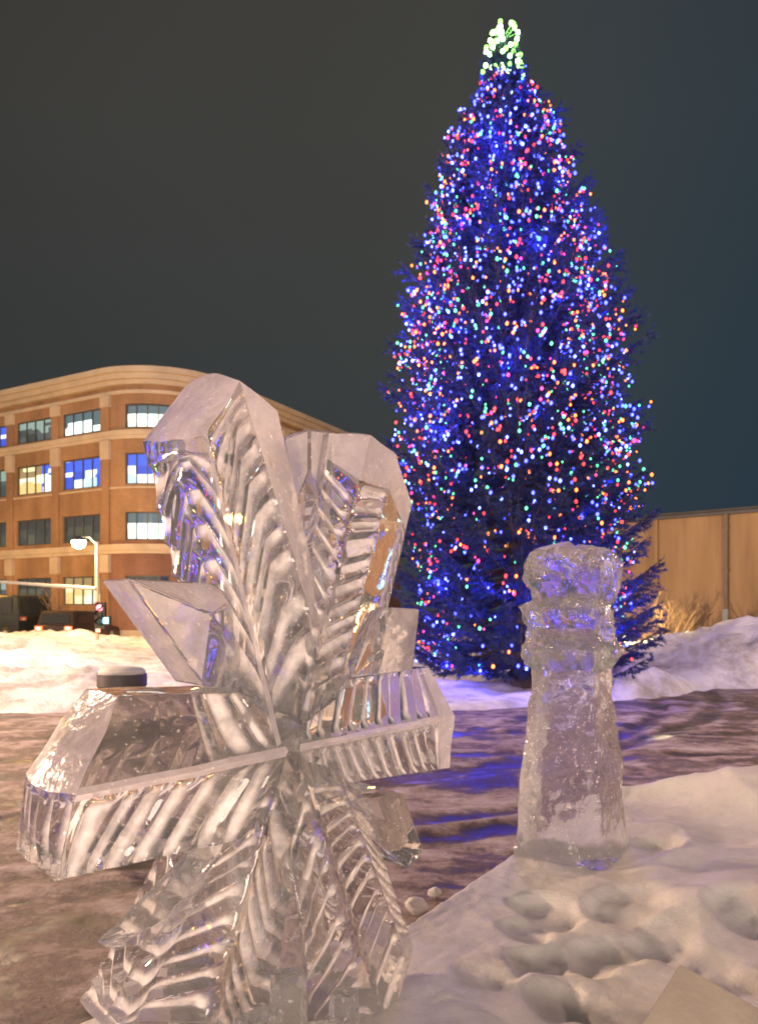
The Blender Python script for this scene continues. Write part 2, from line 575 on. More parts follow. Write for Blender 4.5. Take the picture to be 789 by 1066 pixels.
def snow_z(x, y):
    d = y - y_edge(x)
    ramp = max(0.0, min(1.0, d / 0.9))
    ramp = ramp * ramp * (3 - 2 * ramp)
    h = 0.10 + 0.10 * fbm(x, y, 0.5, 5, 2.0) + 0.05 * fbm(x, y, 2.2, 4, 5.0)
    h += 0.88 * gau(x, y, 8.2, 18.6, 2.1, 2.3) * (1 + 0.35 * fbm(x, y, 1.1, 5, 7.0))
    h += 0.68 * gau(x, y, 11.2, 19.0, 3.0, 2.6) * (1 + 0.35 * fbm(x, y, 1.1, 5, 8.0))
    h += 0.42 * gau(x, y, 5.6, 20.5, 1.6, 2.2)
    h += 0.34 * gau(x, y, 4.6, 15.6, 1.2, 1.2) * (1 + 0.4 * fbm(x, y, 1.6, 4, 3.0))
    h += 0.30 * gau(x, y, -6.2, 15.0, 3.0, 1.6) * (1 + 0.6 * fbm(x, y, 0.9, 5, 4.0))
    h += 0.45 * gau(x, y, -8.8, 20.0, 2.6, 1.8) * (1 + 0.6 * fbm(x, y, 0.9, 5, 6.0))
    h += 0.55 * gau(x, y, -13.0, 27.0, 5.0, 2.2) * (1 + 0.5 * fbm(x, y, 0.8, 5, 6.5))
    h += 0.60 * gau(x, y, -16.5, 33.0, 9.0, 1.6) * (1 + 0.4 * fbm(x, y, 0.7, 5, 9.5))
    pl = min(1.0, max(0.0, h - 0.15) * 2.5)
    h += pl * (0.10 * abs(fbm(x, y, 1.9, 5, 14.0)) + 0.10 * fbm(x, y, 4.0, 4, 15.0))
    return -0.12 + ramp * (0.12 + max(0.02, h))


V, Q = grid(np.linspace(-34, 26, 340), np.concatenate([np.linspace(11.6, 24, 130), np.linspace(24.2, 60, 110)]), snow_z)
structure(np_mesh('snow_field', V, Q, BANKSNOW, smooth=True))

# the snow covered ledge in front; a runs along its edge, b away from the road
E0 = Vector((0.10, 3.0)); EA = Vector((0.496, 0.868)); EB = Vector((0.868, -0.496))


def ab(x, y):
    d = Vector((x, y)) - E0
    return d.dot(EA), d.dot(EB)


DENTS = []
for px, py, rr, dp in ((556, 992, .085, .065), (572, 940, .10, .05), (622, 985, .11, .055), (585, 1040, .085, .075),
                       (650, 935, .13, .05), (548, 958, .07, .035), (745, 1000, .12, .06), (690, 965, .11, .05),
                       (775, 950, .1, .05),
                       (500, 1010, .07, .025), (625, 1052, .07, .04), (690, 880, .11, .04), 
                       (530, 1015, .05, .02), (605, 1000, .03, .03)):
    d = F * 1.08 / (py - HY)
    DENTS.append(ab((px - CX) / F * d, d) + (rr, dp, rnd.uniform(-0.6, 0.6)))


def ledge_b0(a):
    t = max(0.0, min(1.0, (-0.62 - a) / 0.35))
    return -0.42 * t * t * (3 - 2 * t)


def ledge_h(a, b):
    x, y = E0.x + EA.x * a + EB.x * b, E0.y + EA.y * a + EB.y * b
    flat = min(1.0, max(0.0, (b - 0.18) / 0.35))
    h = 0.40
    h += flat * (0.045 * fbm(a * 0.7, b * 1.2, 1.2, 3, 1.0) + 0.007 * fbm(a, b, 3.1, 4, 12.0))
    h += 0.004 * fbm(a, b, 14, 3, 3.0)
    # ridges left between footprints
    q = abs(mnoise.noise(Vector((a * 0.9 + b * 0.6, b * 1.7 - a * 0.5, 4.4))))
    h += flat * 0.042 * max(0, 1 - q * 2.6) ** 1.1
    for da, db, rr, dp, an in DENTS:
        ca, sa = math.cos(an), math.sin(an)
        wx, wy = .07 * mnoise.noise(Vector((a * 6, b * 6, 3))), .07 * mnoise.noise(Vector((a * 6, b * 6, 8)))
        u, v = (a - da + wx) * ca + (b - db + wy) * sa, -(a - da) * sa + (b - db + wy) * ca
        k = (u / (rr * 1.45)) ** 2 + (v / rr) ** 2
        if k < 6:
            h -= dp * 0.92 * math.exp(-k * k * k * 0.8) * (1 + .3 * mnoise.noise(Vector((a * 12, b * 12, rr * 50))))
    h += 0.004 * abs(fbm(a, b, 9.0, 4, 30.0)) + 0.0025 * fbm(a, b, 40.0, 2, 31.0)
    h += 0.24 * gau(a, b, 2.42, 0.98, 0.34, 0.42) + 0.16 * gau(a, b, 2.3, 1.8, 0.6, 0.5)
    h += 0.07 * gau(a, b, 2.48, 0.35, 0.10, 0.45)
    h += 0.05 * gau(a, b, 0.9, 1.0, 0.5, 0.25)
    return h


def make_ledge():
    na, nb = 300, 230
    As = np.linspace(-2.9, 2.62, na)
    ts = np.concatenate([[0, 0, 0], np.linspace(0, 1, nb - 3) ** 1.25])
    V = []
    for a in As:
        b0 = ledge_b0(a) + 0.012 * mnoise.noise(Vector((a * 3, 1, 2)))
        for j, t in enumerate(ts):
            b = b0 + t * (4.2 - b0)
            if j == 0:
                z, b = -0.05, b0 - 0.015
            elif j == 1:
                z, b = 0.2, b0 - 0.008
            else:
                z = ledge_h(a, b)
                if j == 2:
                    z -= 0.006
                if a > 2.54:
                    z = z - (a - 2.54) / 0.08 * (z + 0.05) * 1.0
            V.append((E0.x + EA.x * a + EB.x * b, E0.y + EA.y * a + EB.y * b, z))
    i = (np.arange(na - 1) * nb)[:, None] + np.arange(nb - 1)[None, :]
    i = i.ravel()
    structure(np_mesh('snow_ledge', V, np.stack([i, i + nb, i + nb + 1, i + 1], 1), SNOW, smooth=True))


make_ledge()

V = []
for a, b in ((-2.9, -.5), (-2.9, 14), (-26, 14), (-26, -.5)):
    V.append((E0.x + EA.x * a + EB.x * b, E0.y + EA.y * a + EB.y * b, 0.396))
for a, b in ((2.5, 4.1), (2.5, 14), (-2.9, 14), (-2.9, 4.1)):
    V.append((E0.x + EA.x * a + EB.x * b, E0.y + EA.y * a + EB.y * b, 0.38))
pz = MB(); pz.add(V, [(0, 1, 2, 3), (4, 5, 6, 7)])
structure(pz.build('snow_plaza', SNOW))

# loose lumps of snow where the road meets the ledge
for k, (px, py, d, r) in enumerate(((433, 935, 4.0, 0.055), (452, 922, 4.1, 0.035), (428, 962, 3.7, 0.03))):
    bm = bmesh.new()
    bmesh.ops.create_icosphere(bm, subdivisions=4, radius=r)
    for v in bm.verts:
        v.co *= 1 + 0.28 * mnoise.fractal(v.co * (14 + k * 3) + Vector((k * 5, 0, 0)), 0.8, 2, 4)
        v.co.z *= 0.75
    me = bpy.data.meshes.new('snow_lump')
    bm.to_mesh(me); bm.free()
    me.polygons.foreach_set('use_smooth', [True] * len(me.polygons))
    o = link('snow_lump', me, SNOW)
    d = F * (CAMZ - 0.03) / (py + 8 - HY)
    o.location = ((px - CX) / F * d, d, 0.03)
    tag(o, ['largest of three snow lumps on the road beside the ledge edge',
            'small snow lump on the road, farthest back along the ledge edge',
            'smallest snow lump on the road, nearest the ice snowflake'][k], 'snow lump', 'snow lumps on the road')

# ------------------------------------------------------------------ the ice snowflake
TH = R(38)
UD = Vector((math.cos(TH), math.sin(TH), 0)); ND = Vector((math.sin(TH), -math.cos(TH), 0))
P0 = Vector((-0.23, 2.2, 1.165))
T = 0.33


def uvw(px, py, wv):
    """place a measured corner on the plane lying wv in front of the snowflake's own plane"""
    ray = Vector(((px - CX) / F, 1, (HY - py) / F))
    org = Vector((0, 0, CAMZ))
    d = (P0 + ND * wv - org).dot(ND) / ray.dot(ND)
    p = org + ray * d - P0
    return Vector((p.dot(UD), p.z, wv))


def to_loc(q):          # snowflake coordinates to its parent's (parent stands at the base, unrotated)
    return UD * q.x + Vector((0, 0, 1)) * q.y + ND * q.z + P0 - FLAKE_BASE


FLAKE_BASE = Vector((P0.x, P0.y, 0.40))
flake = thing('ice_snowflake', 'large carved clear ice snowflake standing on the snowy ledge', 'ice sculpture', FLAKE_BASE)


def sm(a, b, x):
    t = max(0.0, min(1.0, (x - a) / (b - a)))
    return t * t * (3 - 2 * t)


def scallop(ph):
    f = ph - math.floor(ph)
    return f / 0.68 if f < 0.68 else 1 - (f - 0.68) / 0.32      # long facet, steep cut


def lick(ph):
    f = ph - math.floor(ph)
    return sm(.14, .50, f) * (1 - sm(.62, .72, f))


def wob(q, amp):
    return Vector((mnoise.noise(q * 9 + Vector((3, 1, 2))), mnoise.noise(q * 9 + Vector((8, 5, 1))),
                   mnoise.noise(q * 9 + Vector((1, 9, 4))))) * amp


def arm(rails, panels, ridge, side0=None, side1=None, tip=0.86, cap_frost=None, cap_groove=None, S=200, I=14, K=20,
        back=None, name='arm', label=None, bar=0, dome=.03, lift=0.0):
    """rails: [(start px,py,w),(end px,py,w)] across the front; panels: groove specs (pitch, slant, depth, s0, s1) or None/'frost'"""
    T_ = back or T
    rs = [(uvw(*a), uvw(*b)) for a, b in rails]
    n = len(rs)
    NI = I * (n - 1)
    mid = sum((b - a for a, b in rs), Vector()) / n
    mid.z = 0
    alen = mid.length
    out = mid.normalized()
    perp = Vector((-out.y, out.x, 0))
    if (rs[0][1] - rs[-1][1]).dot(perp) < 0:
        perp = -perp                       # perp points from the last rail to the first
    vid, V, FR = {}, [], []
    fr_now = [0.0]
    # rows of the mesh run along the slats: each rail is slid along the arm by its slat's rise
    shear = [0.0] * n
    for p in range(ridge, n - 1):
        g_ = panels[p]
        wd_ = (rs[p][0].lerp(rs[p][1], .6) - rs[p + 1][0].lerp(rs[p + 1][1], .6)).length
        shear[p + 1] = shear[p] * .5 + (g_[1] * wd_ if isinstance(g_, tuple) else 0)
    for p in range(ridge - 1, -1, -1):
        g_ = panels[p]
        wd_ = (rs[p][0].lerp(rs[p][1], .6) - rs[p + 1][0].lerp(rs[p + 1][1], .6)).length
        shear[p] = shear[p + 1] * .5 + (g_[1] * wd_ if isinstance(g_, tuple) else 0)

    def groove_ph(sv, pitch, p):
        return sv * alen / pitch + .38 * mnoise.noise(Vector((sv * 7, p * 3.3 + alen * 11, 1.7)))

    def pos(s, i, k):
        s0f, kf = s / S, k / K
        p = min(i // I, n - 2)
        r = i / I - p
        sh = shear[p] + (shear[p + 1] - shear[p]) * r
        for edge, spec in ((0, side0), (NI, side1)):
            if i == edge and spec:
                sh += spec[1] * max(0.0, .45 - abs(kf - .45)) * T_
        win = sm(0, .28, s0f) * (1 - sm(.72, 1, s0f))
        sf = s0f + max(-.19, min(.19, sh / alen)) * win
        a = rs[p][0].lerp(rs[p][1], sf)
        b = rs[p + 1][0].lerp(rs[p + 1][1], sf)
        q = a.lerp(b, r)
        wf = q.z
        # grooves on the front and on the back
        gsp = panels[p]
        gd = 0.0
        if isinstance(gsp, tuple):
            pitch, slant, dep, s0, s1 = gsp
            rr = r if ridge <= p else 1 - r
            ph = groove_ph(s0f, pitch, p)
            gd = dep * scallop(ph) * (.72 + .5 * ((math.floor(ph) * 0.618 + p * .3) % 1)) * sm(0.10, 0.22, rr) * (1 - 0.75 * sm(0.88, 1.0, rr)) * sm(s0, s0 + 0.03, s0f) * (1 - sm(s1 - 0.03, s1, s0f))
        wz = wf + (-T_ - wf) * kf
        if k == 0:
            wz -= gd
            if gd > 1e-5:
                fr_now[0] += lick(groove_ph(s0f, gsp[0], p)) * min(1, gd / gsp[2] * 3)
        elif k == K:
            wz += gd * 0.25
        q = Vector((q.x, q.y, wz))
        for edge, spec, sg in ((0, side0, -1), (NI, side1, 1)):
            if i == edge and spec:
                pitch, slant, dep = spec
                kk = abs(kf - 0.45)
                ph = s0f * alen / pitch
                dd = dep * scallop(ph) * sm(0.02, 0.07, kk) * sm(0, .12, kf) * (1 - sm(0.93, 0.97, s0f))
                q = q + perp * (sg * dd)
                if dd > 1e-5:
                    fr_now[0] += lick(ph) * min(1, dd / dep * 3)
        if s == S and cap_groove:
            p0, pitch, dep = cap_groove
            if p == p0:
                ph = kf * T_ / pitch + 0.2 * r
                q = q - out * dep * scallop(ph) * sm(0.02, 0.15, r)
                fr_now[0] += lick(ph) * sm(0.02, 0.15, r)
        e_ = abs(i / NI * 2 - 1)
        if s0f > .8:         # ends rounded by melting
            t_ = (s0f - .8) / .2
            q = q + out * (dome * t_ * t_ * (1 - e_ ** 2) * math.sin(math.pi * kf))
            q.y += lift * t_ * kf
        q = q + wob(q, 0.0025 + (.004 if s == S else 0))
        return q

    def vert(s, i, k):
        key = (s, i, k)
        if key not in vid:
            vid[key] = len(V)
            fr_now[0] = 0.0
            V.append(to_loc(pos(s, i, k)))
            FR.append(min(1.0, fr_now[0]))
        return vid[key]

    fs, mi = [], []

    def face(q, m):
        fs.append(q); mi.append(m)

    tips = int(S * tip)
    for s in range(S):
        for i in range(NI):
            p = min(i // I, n - 2)
            ri = (i % I + .5) / I if ridge <= p else 1 - (i % I + .5) / I
            m = 1 if (panels[p] == 'frost' or s >= tips or (bar and ri < bar and p in (ridge, ridge - 1))) else 0
            face((vert(s, i, 0), vert(s, i + 1, 0), vert(s + 1, i + 1, 0), vert(s + 1, i, 0)), m)
            face((vert(s, i, K), vert(s + 1, i, K), vert(s + 1, i + 1, K), vert(s, i + 1, K)), 0)
        for k in range(K):
            face((vert(s, 0, k), vert(s + 1, 0, k), vert(s + 1, 0, k + 1), vert(s, 0, k + 1)), 0)
            face((vert(s, NI, k), vert(s, NI, k + 1), vert(s + 1, NI, k + 1), vert(s + 1, NI, k)), 0)
    for i in range(NI):
        p = min(i // I, n - 2)
        for k in range(K):
            cm_ = 1 if (cap_frost is None or cap_frost[p]) else 0
            face((vert(S, i, k), vert(S, i + 1, k), vert(S, i + 1, k + 1), vert(S, i, k + 1)), cm_)
            face((vert(0, i, k), vert(0, i, k + 1), vert(0, i + 1, k + 1), vert(0, i + 1, k)), 0)
    o = np_mesh(name, [tuple(v) for v in V], fs, [ICE, FROST], flake, True, mi)
    fa = o.data.attributes.new('chisel_frost', 'FLOAT', 'POINT')
    fa.data.foreach_set('value', np.array(FR, np.float32))
    finish_ice(o, label)
    return o


def finish_ice(o, label=None):
    bm = bmesh.new()
    bm.from_mesh(o.data)
    bmesh.ops.recalc_face_normals(bm, faces=bm.faces)
    bm.to_mesh(o.data)
    bm.free()
    o.data.set_sharp_from_angle(angle=R(38))
    if label:
        o['label'] = label


def prism(name, poly, wf, depth, apex=None, facets=(), pocket=None, frost_sides=(), frost_front=False, label=None, inset_back=0.0):
    """a faceted point of ice: polygon front, optional raised apex or sunk pocket, polygon back"""
    P = [uvw(x, y, wf) for x, y in poly]
    n = len(P)
    c = sum(P, Vector()) / n
    V = [p for p in P] + [Vector((p.x + (c.x - p.x) * inset_back, p.y + (c.y - p.y) * inset_back, wf - depth)) for p in P]
    fs, mi = [], []
    for j in range(n):
        k = (j + 1) % n
        fs.append((j, k, k + n, j + n)); mi.append(1 if j in frost_sides else 0)
    fs.append(tuple(range(2 * n - 1, n - 1, -1))); mi.append(0)
    if apex:
        a = uvw(apex[0], apex[1], apex[2])
        V.append(a)
        for j in range(n):
            fs.append((j, (j + 1) % n, 2 * n)); mi.append(1 if frost_front or j in facets else 0)
    elif pocket:
        pk, dep = pocket
        b0 = len(V)
        V += [uvw(x, y, wf) for x, y in pk]
        V += [uvw(x, y, wf - dep) for x, y in pk]
        for j in range(n):
            k = (j + 1) % n
            fs.append((j, k, b0 + k, b0 + j)); mi.append(1 if frost_front else 0)
            fs.append((b0 + j, b0 + k, b0 + n + k, b0 + n + j)); mi.append(0)
        fs.append(tuple(range(b0 + n, b0 + 2 * n))); mi.append(0)
    else:
        fs.append(tuple(range(n))); mi.append(1 if frost_front else 0)
    me = bpy.data.meshes.new(name)
    me.from_pydata([tuple(to_loc(v)) for v in V], [], fs)
    me.polygons.foreach_set('material_index', mi)
    o = link(name, me, [ICE, FROST], flake)
    bm = bmesh.new(); bm.from_mesh(me)
    bmesh.ops.recalc_face_normals(bm, faces=bm.faces)
    bmesh.ops.bevel(bm, geom=list(bm.edges), offset=0.006, segments=3, affect='EDGES', profile=0.6)
    bm.to_mesh(me); bm.free()
    me.polygons.foreach_set('use_smooth', [True] * len(me.polygons))
    finish_ice(o, label)
    return o


# upper left arm
arm([((288, 778, .03), (213, 455, .03)), ((350, 728, .0), (250, 396, .0)), ((352, 716, -.03), (289, 426, -.03)), ((354, 708, -.12), (304, 515, -.12))],
    [(.058, 1.05, .032, .08, .99), 'frost', 'frost'], 0, side0=(.085, 1.3, .024), tip=2.0, bar=.09, lift=.045, label='upper left arm with a slanted frosted tip')
# upper right arm
arm([((300, 745, -.04), (343, 452, -.04)), ((313, 748, .035), (386, 452, .03)), ((352, 722, -.01), (413, 474, -.02)), ((388, 700, -.13), (429, 524, -.14))],
    [(.050, 1.0, .026, .08, .76), (.054, .15, .028, .06, .82), None], 1, side1=(.07, .8, .02), tip=.83)
# left arm, nearest
arm([((255, 722, -.05), (124, 724, -.10)), ((300, 782, .03), (78, 830, .03)), ((262, 872, -.02), (56, 918, -.03))],
    [(.066, .10, .026, .02, .40), (.058, .25, .030, .03, .97)], 1, side1=(.075, .2, .032), tip=2.0, bar=.05, cap_frost=[True, False],
    cap_groove=(1, .066, .026), label='left arm, nearest, with a frosted end')
# right arm
arm([((318, 715, -.03), (446, 695, -.03)), ((312, 780, .03), (473, 746, .03)), ((316, 822, -.03), (467, 800, -.03))],
    [(.044, .35, .024, .02, .86), (.042, .35, .024, .02, .90)], 1, tip=.90, bar=.05)
# lower left arm
arm([((262, 822, -.04), (128, 1090, -.04)), ((297, 790, .03), (207, 1105, .03)), ((322, 830, -.05), (270, 1110, -.06))],
    [(.066, .40, .032, .04, .97), (.066, .85, .032, .04, .97)], 1, side0=(.075, 1.0, .018), tip=2.0)
# lower right arm
arm([((298, 830, -.04), (330, 1095, -.04)), ((312, 792, .035), (402, 1078, .03)), ((350, 800, -.01), (426, 1005, -.04)), ((372, 815, -.12), (430, 985, -.15))],
    [(.064, 1.0, .030, .04, .97), (.052, -.2, .028, .06, .97), (.06, .6, .018, .08, .9)], 1, tip=2.0)
# hub and the short points between the arms
prism('hub', [(286, 690), (332, 690), (356, 745), (352, 830), (312, 872), (262, 842), (252, 750)], -.03, T - .06, apex=(304, 776, .0))
prism('point', [(264, 610), (132, 602), (212, 714), (268, 724)], -.12, .17, apex=(222, 640, -.015), facets=(0, 1), frost_sides=(1, 0), label='upper left point with a broad frosted side')
prism('point', [(366, 706), (399, 632), (437, 634), (430, 698)], -.05, .25, apex=(418, 660, -.02), frost_sides=(2,))
prism('point', [(246, 852), (248, 978), (110, 988)], -.12, .06, apex=(206, 942, -.02), label='lower left point with a sharp tip')
prism('point', [(346, 838), (420, 826), (441, 886), (426, 906)], -.06, .24, apex=(408, 858, -.03))
prism('point', [(302, 655), (296, 455), (322, 446), (348, 450), (352, 620)], -.07, .22,
      pocket=([(312, 600), (304, 535), (322, 492), (338, 520), (330, 570)], .10), frost_front=True, frost_sides=(1, 2), label='top point with a clear pocket in its frosted face')
prism('point', [(296, 880), (326, 880), (352, 1008), (304, 1030), (280, 1000)], -.06, .22, apex=(316, 960, .0))
# foot block carrying the two lower arms
prism('foot', [(225, 1062), (300, 1050), (420, 1046), (424, 1112), (225, 1150)], -.05, .26)

# broken blocks of ice at its foot
chunk_src = None
for k, (px, py, d, s, rz) in enumerate(((300, 1035, 1.98, (.085, .07, .10), .5), (358, 1052, 2.04, (.07, .07, .09), -.3), (268, 1075, 1.95, (.11, .08, .08), .9),
                                        (335, 1085, 1.97, (.12, .09, .07), .2))):
    m = MB()
    p = at(px, py, d)
    h = max(s[2], p.z + s[2] / 2 - 0.41)
    m.box((0, 0, h / 2), (s[0], s[1], h), 0, taper=0.8)
    o = m.build('ice_chunk', ROUGHICE, bevel=.012, smooth=True)
    o.location = (p.x, p.y, 0.41)
    o.rotation_euler = (0, 0, rz)
    tag(o, ['tall clear ice block propped before the snowflake foot', 'clear ice block right of the others at the snowflake foot',
            'ice block left of the others at the snowflake foot', 'low broad ice block lying before the snowflake foot'][k], 'ice block', 'ice blocks at the snowflake foot')

# ------------------------------------------------------------------ the ice pillar
PB = Vector((0.875, 3.92, 0.395))
pillar = thing('ice_pillar', 'rough clear ice pillar with a knobbly head beside the road edge', 'ice sculpture', PB, R(-31))


def loft_square(name, prof, amp, mats, flute=False, seed=0.0, n=28, frost_top=False):
    """prof: (z, half size x, half size y); a square section lofted upwards, chipped by noise"""
    m_v, fs, mi = [], [], []
    zs = []
    for (z0, a0, b0), (z1, a1, b1) in zip(prof[:-1], prof[1:]):
        k = max(1, int((z1 - z0) / 0.014))
        for j in range(k):
            t = j / k
            zs.append((z0 + (z1 - z0) * t, a0 + (a1 - a0) * t, b0 + (b1 - b0) * t))
    zs.append(prof[-1])
    per = 4 * n
    for z, a, b in zs:
        for e in range(4):
            for j in range(n):
                t = -1 + 2 * j / n
                x, y = [(t, -1), (1, t), (-t, 1), (-1, -t)][e]
                rr = (abs(x) ** 14 + abs(y) ** 14) ** (1 / 14)
                q = Vector((x * a / rr, y * b / rr, z))
                d = mnoise.fractal(Vector((q.x * 7 + seed, q.y * 7, q.z * 6)), 0.9, 2, 4)
                d2 = abs(mnoise.noise(Vector((q.x * 11, q.y * 11 + seed, q.z * 9))))
                off = amp * d + amp * 0.7 * d2
                if flute and e == 1:
                    off -= 0.010 * math.sin(math.pi * 5 * (t + 1)) ** 2 * (1 - sm(0.45, 0.75, z))
                nrm = Vector((q.x, q.y, 0)).normalized()
                m_v.append(q + nrm * off + Vector((0, 0, amp * 0.5 * d)))
    nz = len(zs)
    for i in range(nz - 1):
        for j in range(per):
            fs.append((i * per + j, i * per + (j + 1) % per, (i + 1) * per + (j + 1) % per, (i + 1) * per + j)); mi.append(0)
    fs.append(tuple(range(per - 1, -1, -1))); mi.append(0)
    # domed top closed by shrinking rings
    base = (nz - 1) * per
    zt, at_, bt_ = prof[-1]
    prev = base
    for q in (0.8, 0.55, 0.3):
        st = len(m_v)
        for j in range(per):
            v = m_v[base + j]
            m_v.append(Vector((v.x * q, v.y * q, v.z + (1 - q) * 0.05 + 0.02 * mnoise.noise(Vector((v.x * q * 12, v.y * q * 12, seed))))))
        for j in range(per):
            fs.append((prev + j, prev + (j + 1) % per, st + (j + 1) % per, st + j)); mi.append(1 if frost_top else 0)
        prev = st
    fs.append(tuple(range(prev, prev + per))); mi.append(1 if frost_top else 0)
    me = bpy.data.meshes.new(name)
    me.from_pydata([tuple(v) for v in m_v], [], fs)
    me.polygons.foreach_set('material_index', mi)
    me.polygons.foreach_set('use_smooth', [True] * len(fs))
    o = link(name, me, mats, pillar)
    finish_ice(o)
    o.data.set_sharp_from_angle(angle=R(50))
    return o


loft_square('shaft', [(0, .208, .200), (.06, .204, .196), (.40, .184, .178), (.60, .160, .156), (.85, .144, .140), (.93, .140, .136)], .013, [ROUGHICE, FROST], True, 1.0)
loft_square('collar', [(.84, .138, .138), (.90, .180, .175), (.94, .172, .168), (1.00, .150, .145), (1.03, .150, .145), (1.06, .172, .165), (1.11, .168, .160), (1.15, .138, .132)], .042, [ROUGHICE, FROST], False, 4.0)
loft_square('head', [(1.11, .130, .125), (1.18, .150, .145), (1.24, .172, .166), (1.31, .174, .168), (1.35, .155, .15), (1.37, .145, .14)], .050, [ROUGHICE, FROST], False, 7.0, frost_top=True)

# ------------------------------------------------------------------ frosted slab poking up at the lower right corner
def slab():
    nrm = Vector((-0.10, -0.72, 0.68)).normalized()
    apex = at(708, 1004, 1.95)

    def onp(px, py):
        ray = Vector(((px - CX) / F, 1, (HY - py) / F))
        o_ = Vector((0, 0, CAMZ))
        return o_ + ray * ((apex - o_).dot(nrm) / ray.dot(nrm))
    e1 = (onp(668, 1066) - apex).normalized()
    e2 = (onp(789, 1049) - apex).normalized()
    q = [apex, apex + e1 * .42, apex + e1 * .42 + e2 * .45, apex + e2 * .45]
    base = Vector((apex.x, apex.y, 0.4))
    m = MB()
    m.add([p - base for p in q] + [p - nrm * .06 - base for p in q],
          [(0, 1, 2, 3), (7, 6, 5, 4), (0, 4, 5, 1), (1, 5, 6, 2), (2, 6, 7, 3), (3, 7, 4, 0)])
    o = m.build('ice_slab', mat('rimed_slab', (0.24, 0.205, 0.17), 0.5, var=0.14, vscale=10, bump=0.12, bscale=60), bevel=.006, smooth=True)
    o.location = base
    tag(o, 'flat frosted slab with one corner poking up from the snow', 'ice slab')


slab()

# ------------------------------------------------------------------ the Christmas tree
TD = 16.0
TREE = Vector((2.66, TD, 0.0))
TOPZ = 12.25
LEAN = -0.36 / 12.0
PROF = [(0.0, 2.1), (0.9, 2.45), (2.0, 2.50), (3.0, 2.46), (4.0, 2.42), (5.0, 2.36), (6.0, 2.26), (7.0, 2.06), (8.0, 1.76), (9.0, 1.46),
        (10.0, 1.16), (10.7, 0.82), (11.3, 0.42), (11.8, 0.24), (12.25, 0.08)]


def prof(z):
    return float(np.interp(z, [p[0] for p in PROF], [p[1] for p in PROF]))


tree = thing('christmas_tree', 'tall dark spruce dressed with coloured lights beyond the road', 'tree', TREE)
m = MB()
m.tube([(LEAN * z, 0, z) for z in (-.2, 1, 3, 5, 7, 9, 11, 12.0)], [.24, .21, .18, .15, .12, .08, .05, .015], 10)
m.build('trunk', BARK, tree, smooth=True)

NEEDLE = mat('spruce_needles', (0.013, 0.028, 0.105), 0.6, spec=0.4, var=0.35, vscale=2.0)
NV, NF = [], []
tips = []          # places where bulbs can sit
LB = MB()          # limbs


def needles(p0, p1, n, ln):
    """needles around a twig, as slim triangles"""
    d = p1 - p0
    dl = np.linalg.norm(d)
    d = d / dl
    t = nrng.random(n) ** 0.85
    base = p0[None, :] + d[None, :] * (t * dl)[:, None]
    rv = nrng.normal(size=(n, 3))
    rv -= (rv @ d)[:, None] * d[None, :]
    rv /= np.linalg.norm(rv, axis=1)[:, None] + 1e-9
    dirs = rv * 0.75 + d[None, :] * (0.55 + 0.5 * t[:, None])
    dirs /= np.linalg.norm(dirs, axis=1)[:, None]
    side = np.cross(dirs, nrng.normal(size=(n, 3)))
    side /= np.linalg.norm(side, axis=1)[:, None] + 1e-9
    l = ln * (0.7 + 0.6 * nrng.random(n))
    a = base - side * 0.010
    b = base + side * 0.010
    c = base + dirs * l[:, None]
    NV.append(np.stack([a, b, c], 1).reshape(-1, 3))


z = 0.55
while z < 11.75:
    rad = prof(min(12.2, z + 0.85 * (z / 12.2) ** 2 * prof(z)))
    nb = int(9 + 5 * min(1, rad / 1.5))
    ph = rnd.random() * 6.28
    for k in range(nb):
        az = ph + 2 * math.pi * (k + rnd.uniform(-.3, .3)) / nb
        ln = rad * rnd.uniform(0.76, 1.03)
        if rnd.random() < 0.10:
            ln *= 1.10
        up = 0.75 * (z / 12.2) ** 2 + rnd.uniform(-0.10, 0.10) - 0.12 * (1 - z / 12)   # lower boughs droop, upper ones rise
        zz = z + rnd.uniform(-.12, .12) + max(0, -up) * ln * 0.4
        root = np.array([LEAN * zz, 0, zz])
        hd = np.array([math.cos(az), math.sin(az), 0])
        pts = []
        for q in np.linspace(0, 1, 7):
            pts.append(root + hd * ln * q + np.array([0, 0, ln * (up * q + 0.18 * q * q * q - 0.10 * math.sin(math.pi * q))]))
        LB.tube([tuple(p) for p in pts], [0.035 * (ln / 2.5) * (1 - .85 * q) + .004 for q in np.linspace(0, 1, 7)], 4, cap=False)
        pts = np.array(pts)
        ntw = int(9 + 11 * ln)
        perp = np.array([-hd[1], hd[0], 0])
        for j in range(ntw):
            q = 0.30 + 0.70 * (j + rnd.random()) / ntw
            f = q * 6
            i0 = min(5, int(f))
            p = pts[i0] + (pts[i0 + 1] - pts[i0]) * (f - i0)
            sgn = 1 if j % 2 else -1
            tl = (0.16 + 0.36 * (1 - q) * min(1, ln / 1.4) + 0.10 * rnd.random()) * min(1, 0.5 + ln * .5)
            dv = hd * 0.75 + perp * sgn * rnd.uniform(0.35, 0.95) + np.array([0, 0, rnd.uniform(-.30, .28)])
            dv /= np.linalg.norm(dv)
            e = p + dv * tl
            needles(p, e, int(20 + 30 * tl), 0.085)
            tips.append((e, az, q))
        # leading shoot
        dv = pts[6] - pts[5]
        dv = dv / np.linalg.norm(dv)
        e = pts[6] + dv * 0.16
        needles(pts[5], e, 34, 0.08)
        tips.append((e, az, 1.0))
    z += 0.21 + 0.05 * rad / 2.5
needles(np.array([LEAN * 11.4, 0, 11.4]), np.array([LEAN * 12.1, 0, 12.1]), 90, 0.12)
NV = np.concatenate(NV)
crown = np_mesh('crown', NV, np.arange(len(NV)).reshape(-1, 3), NEEDLE, tree)
LB.build('limbs', BARK, crown)

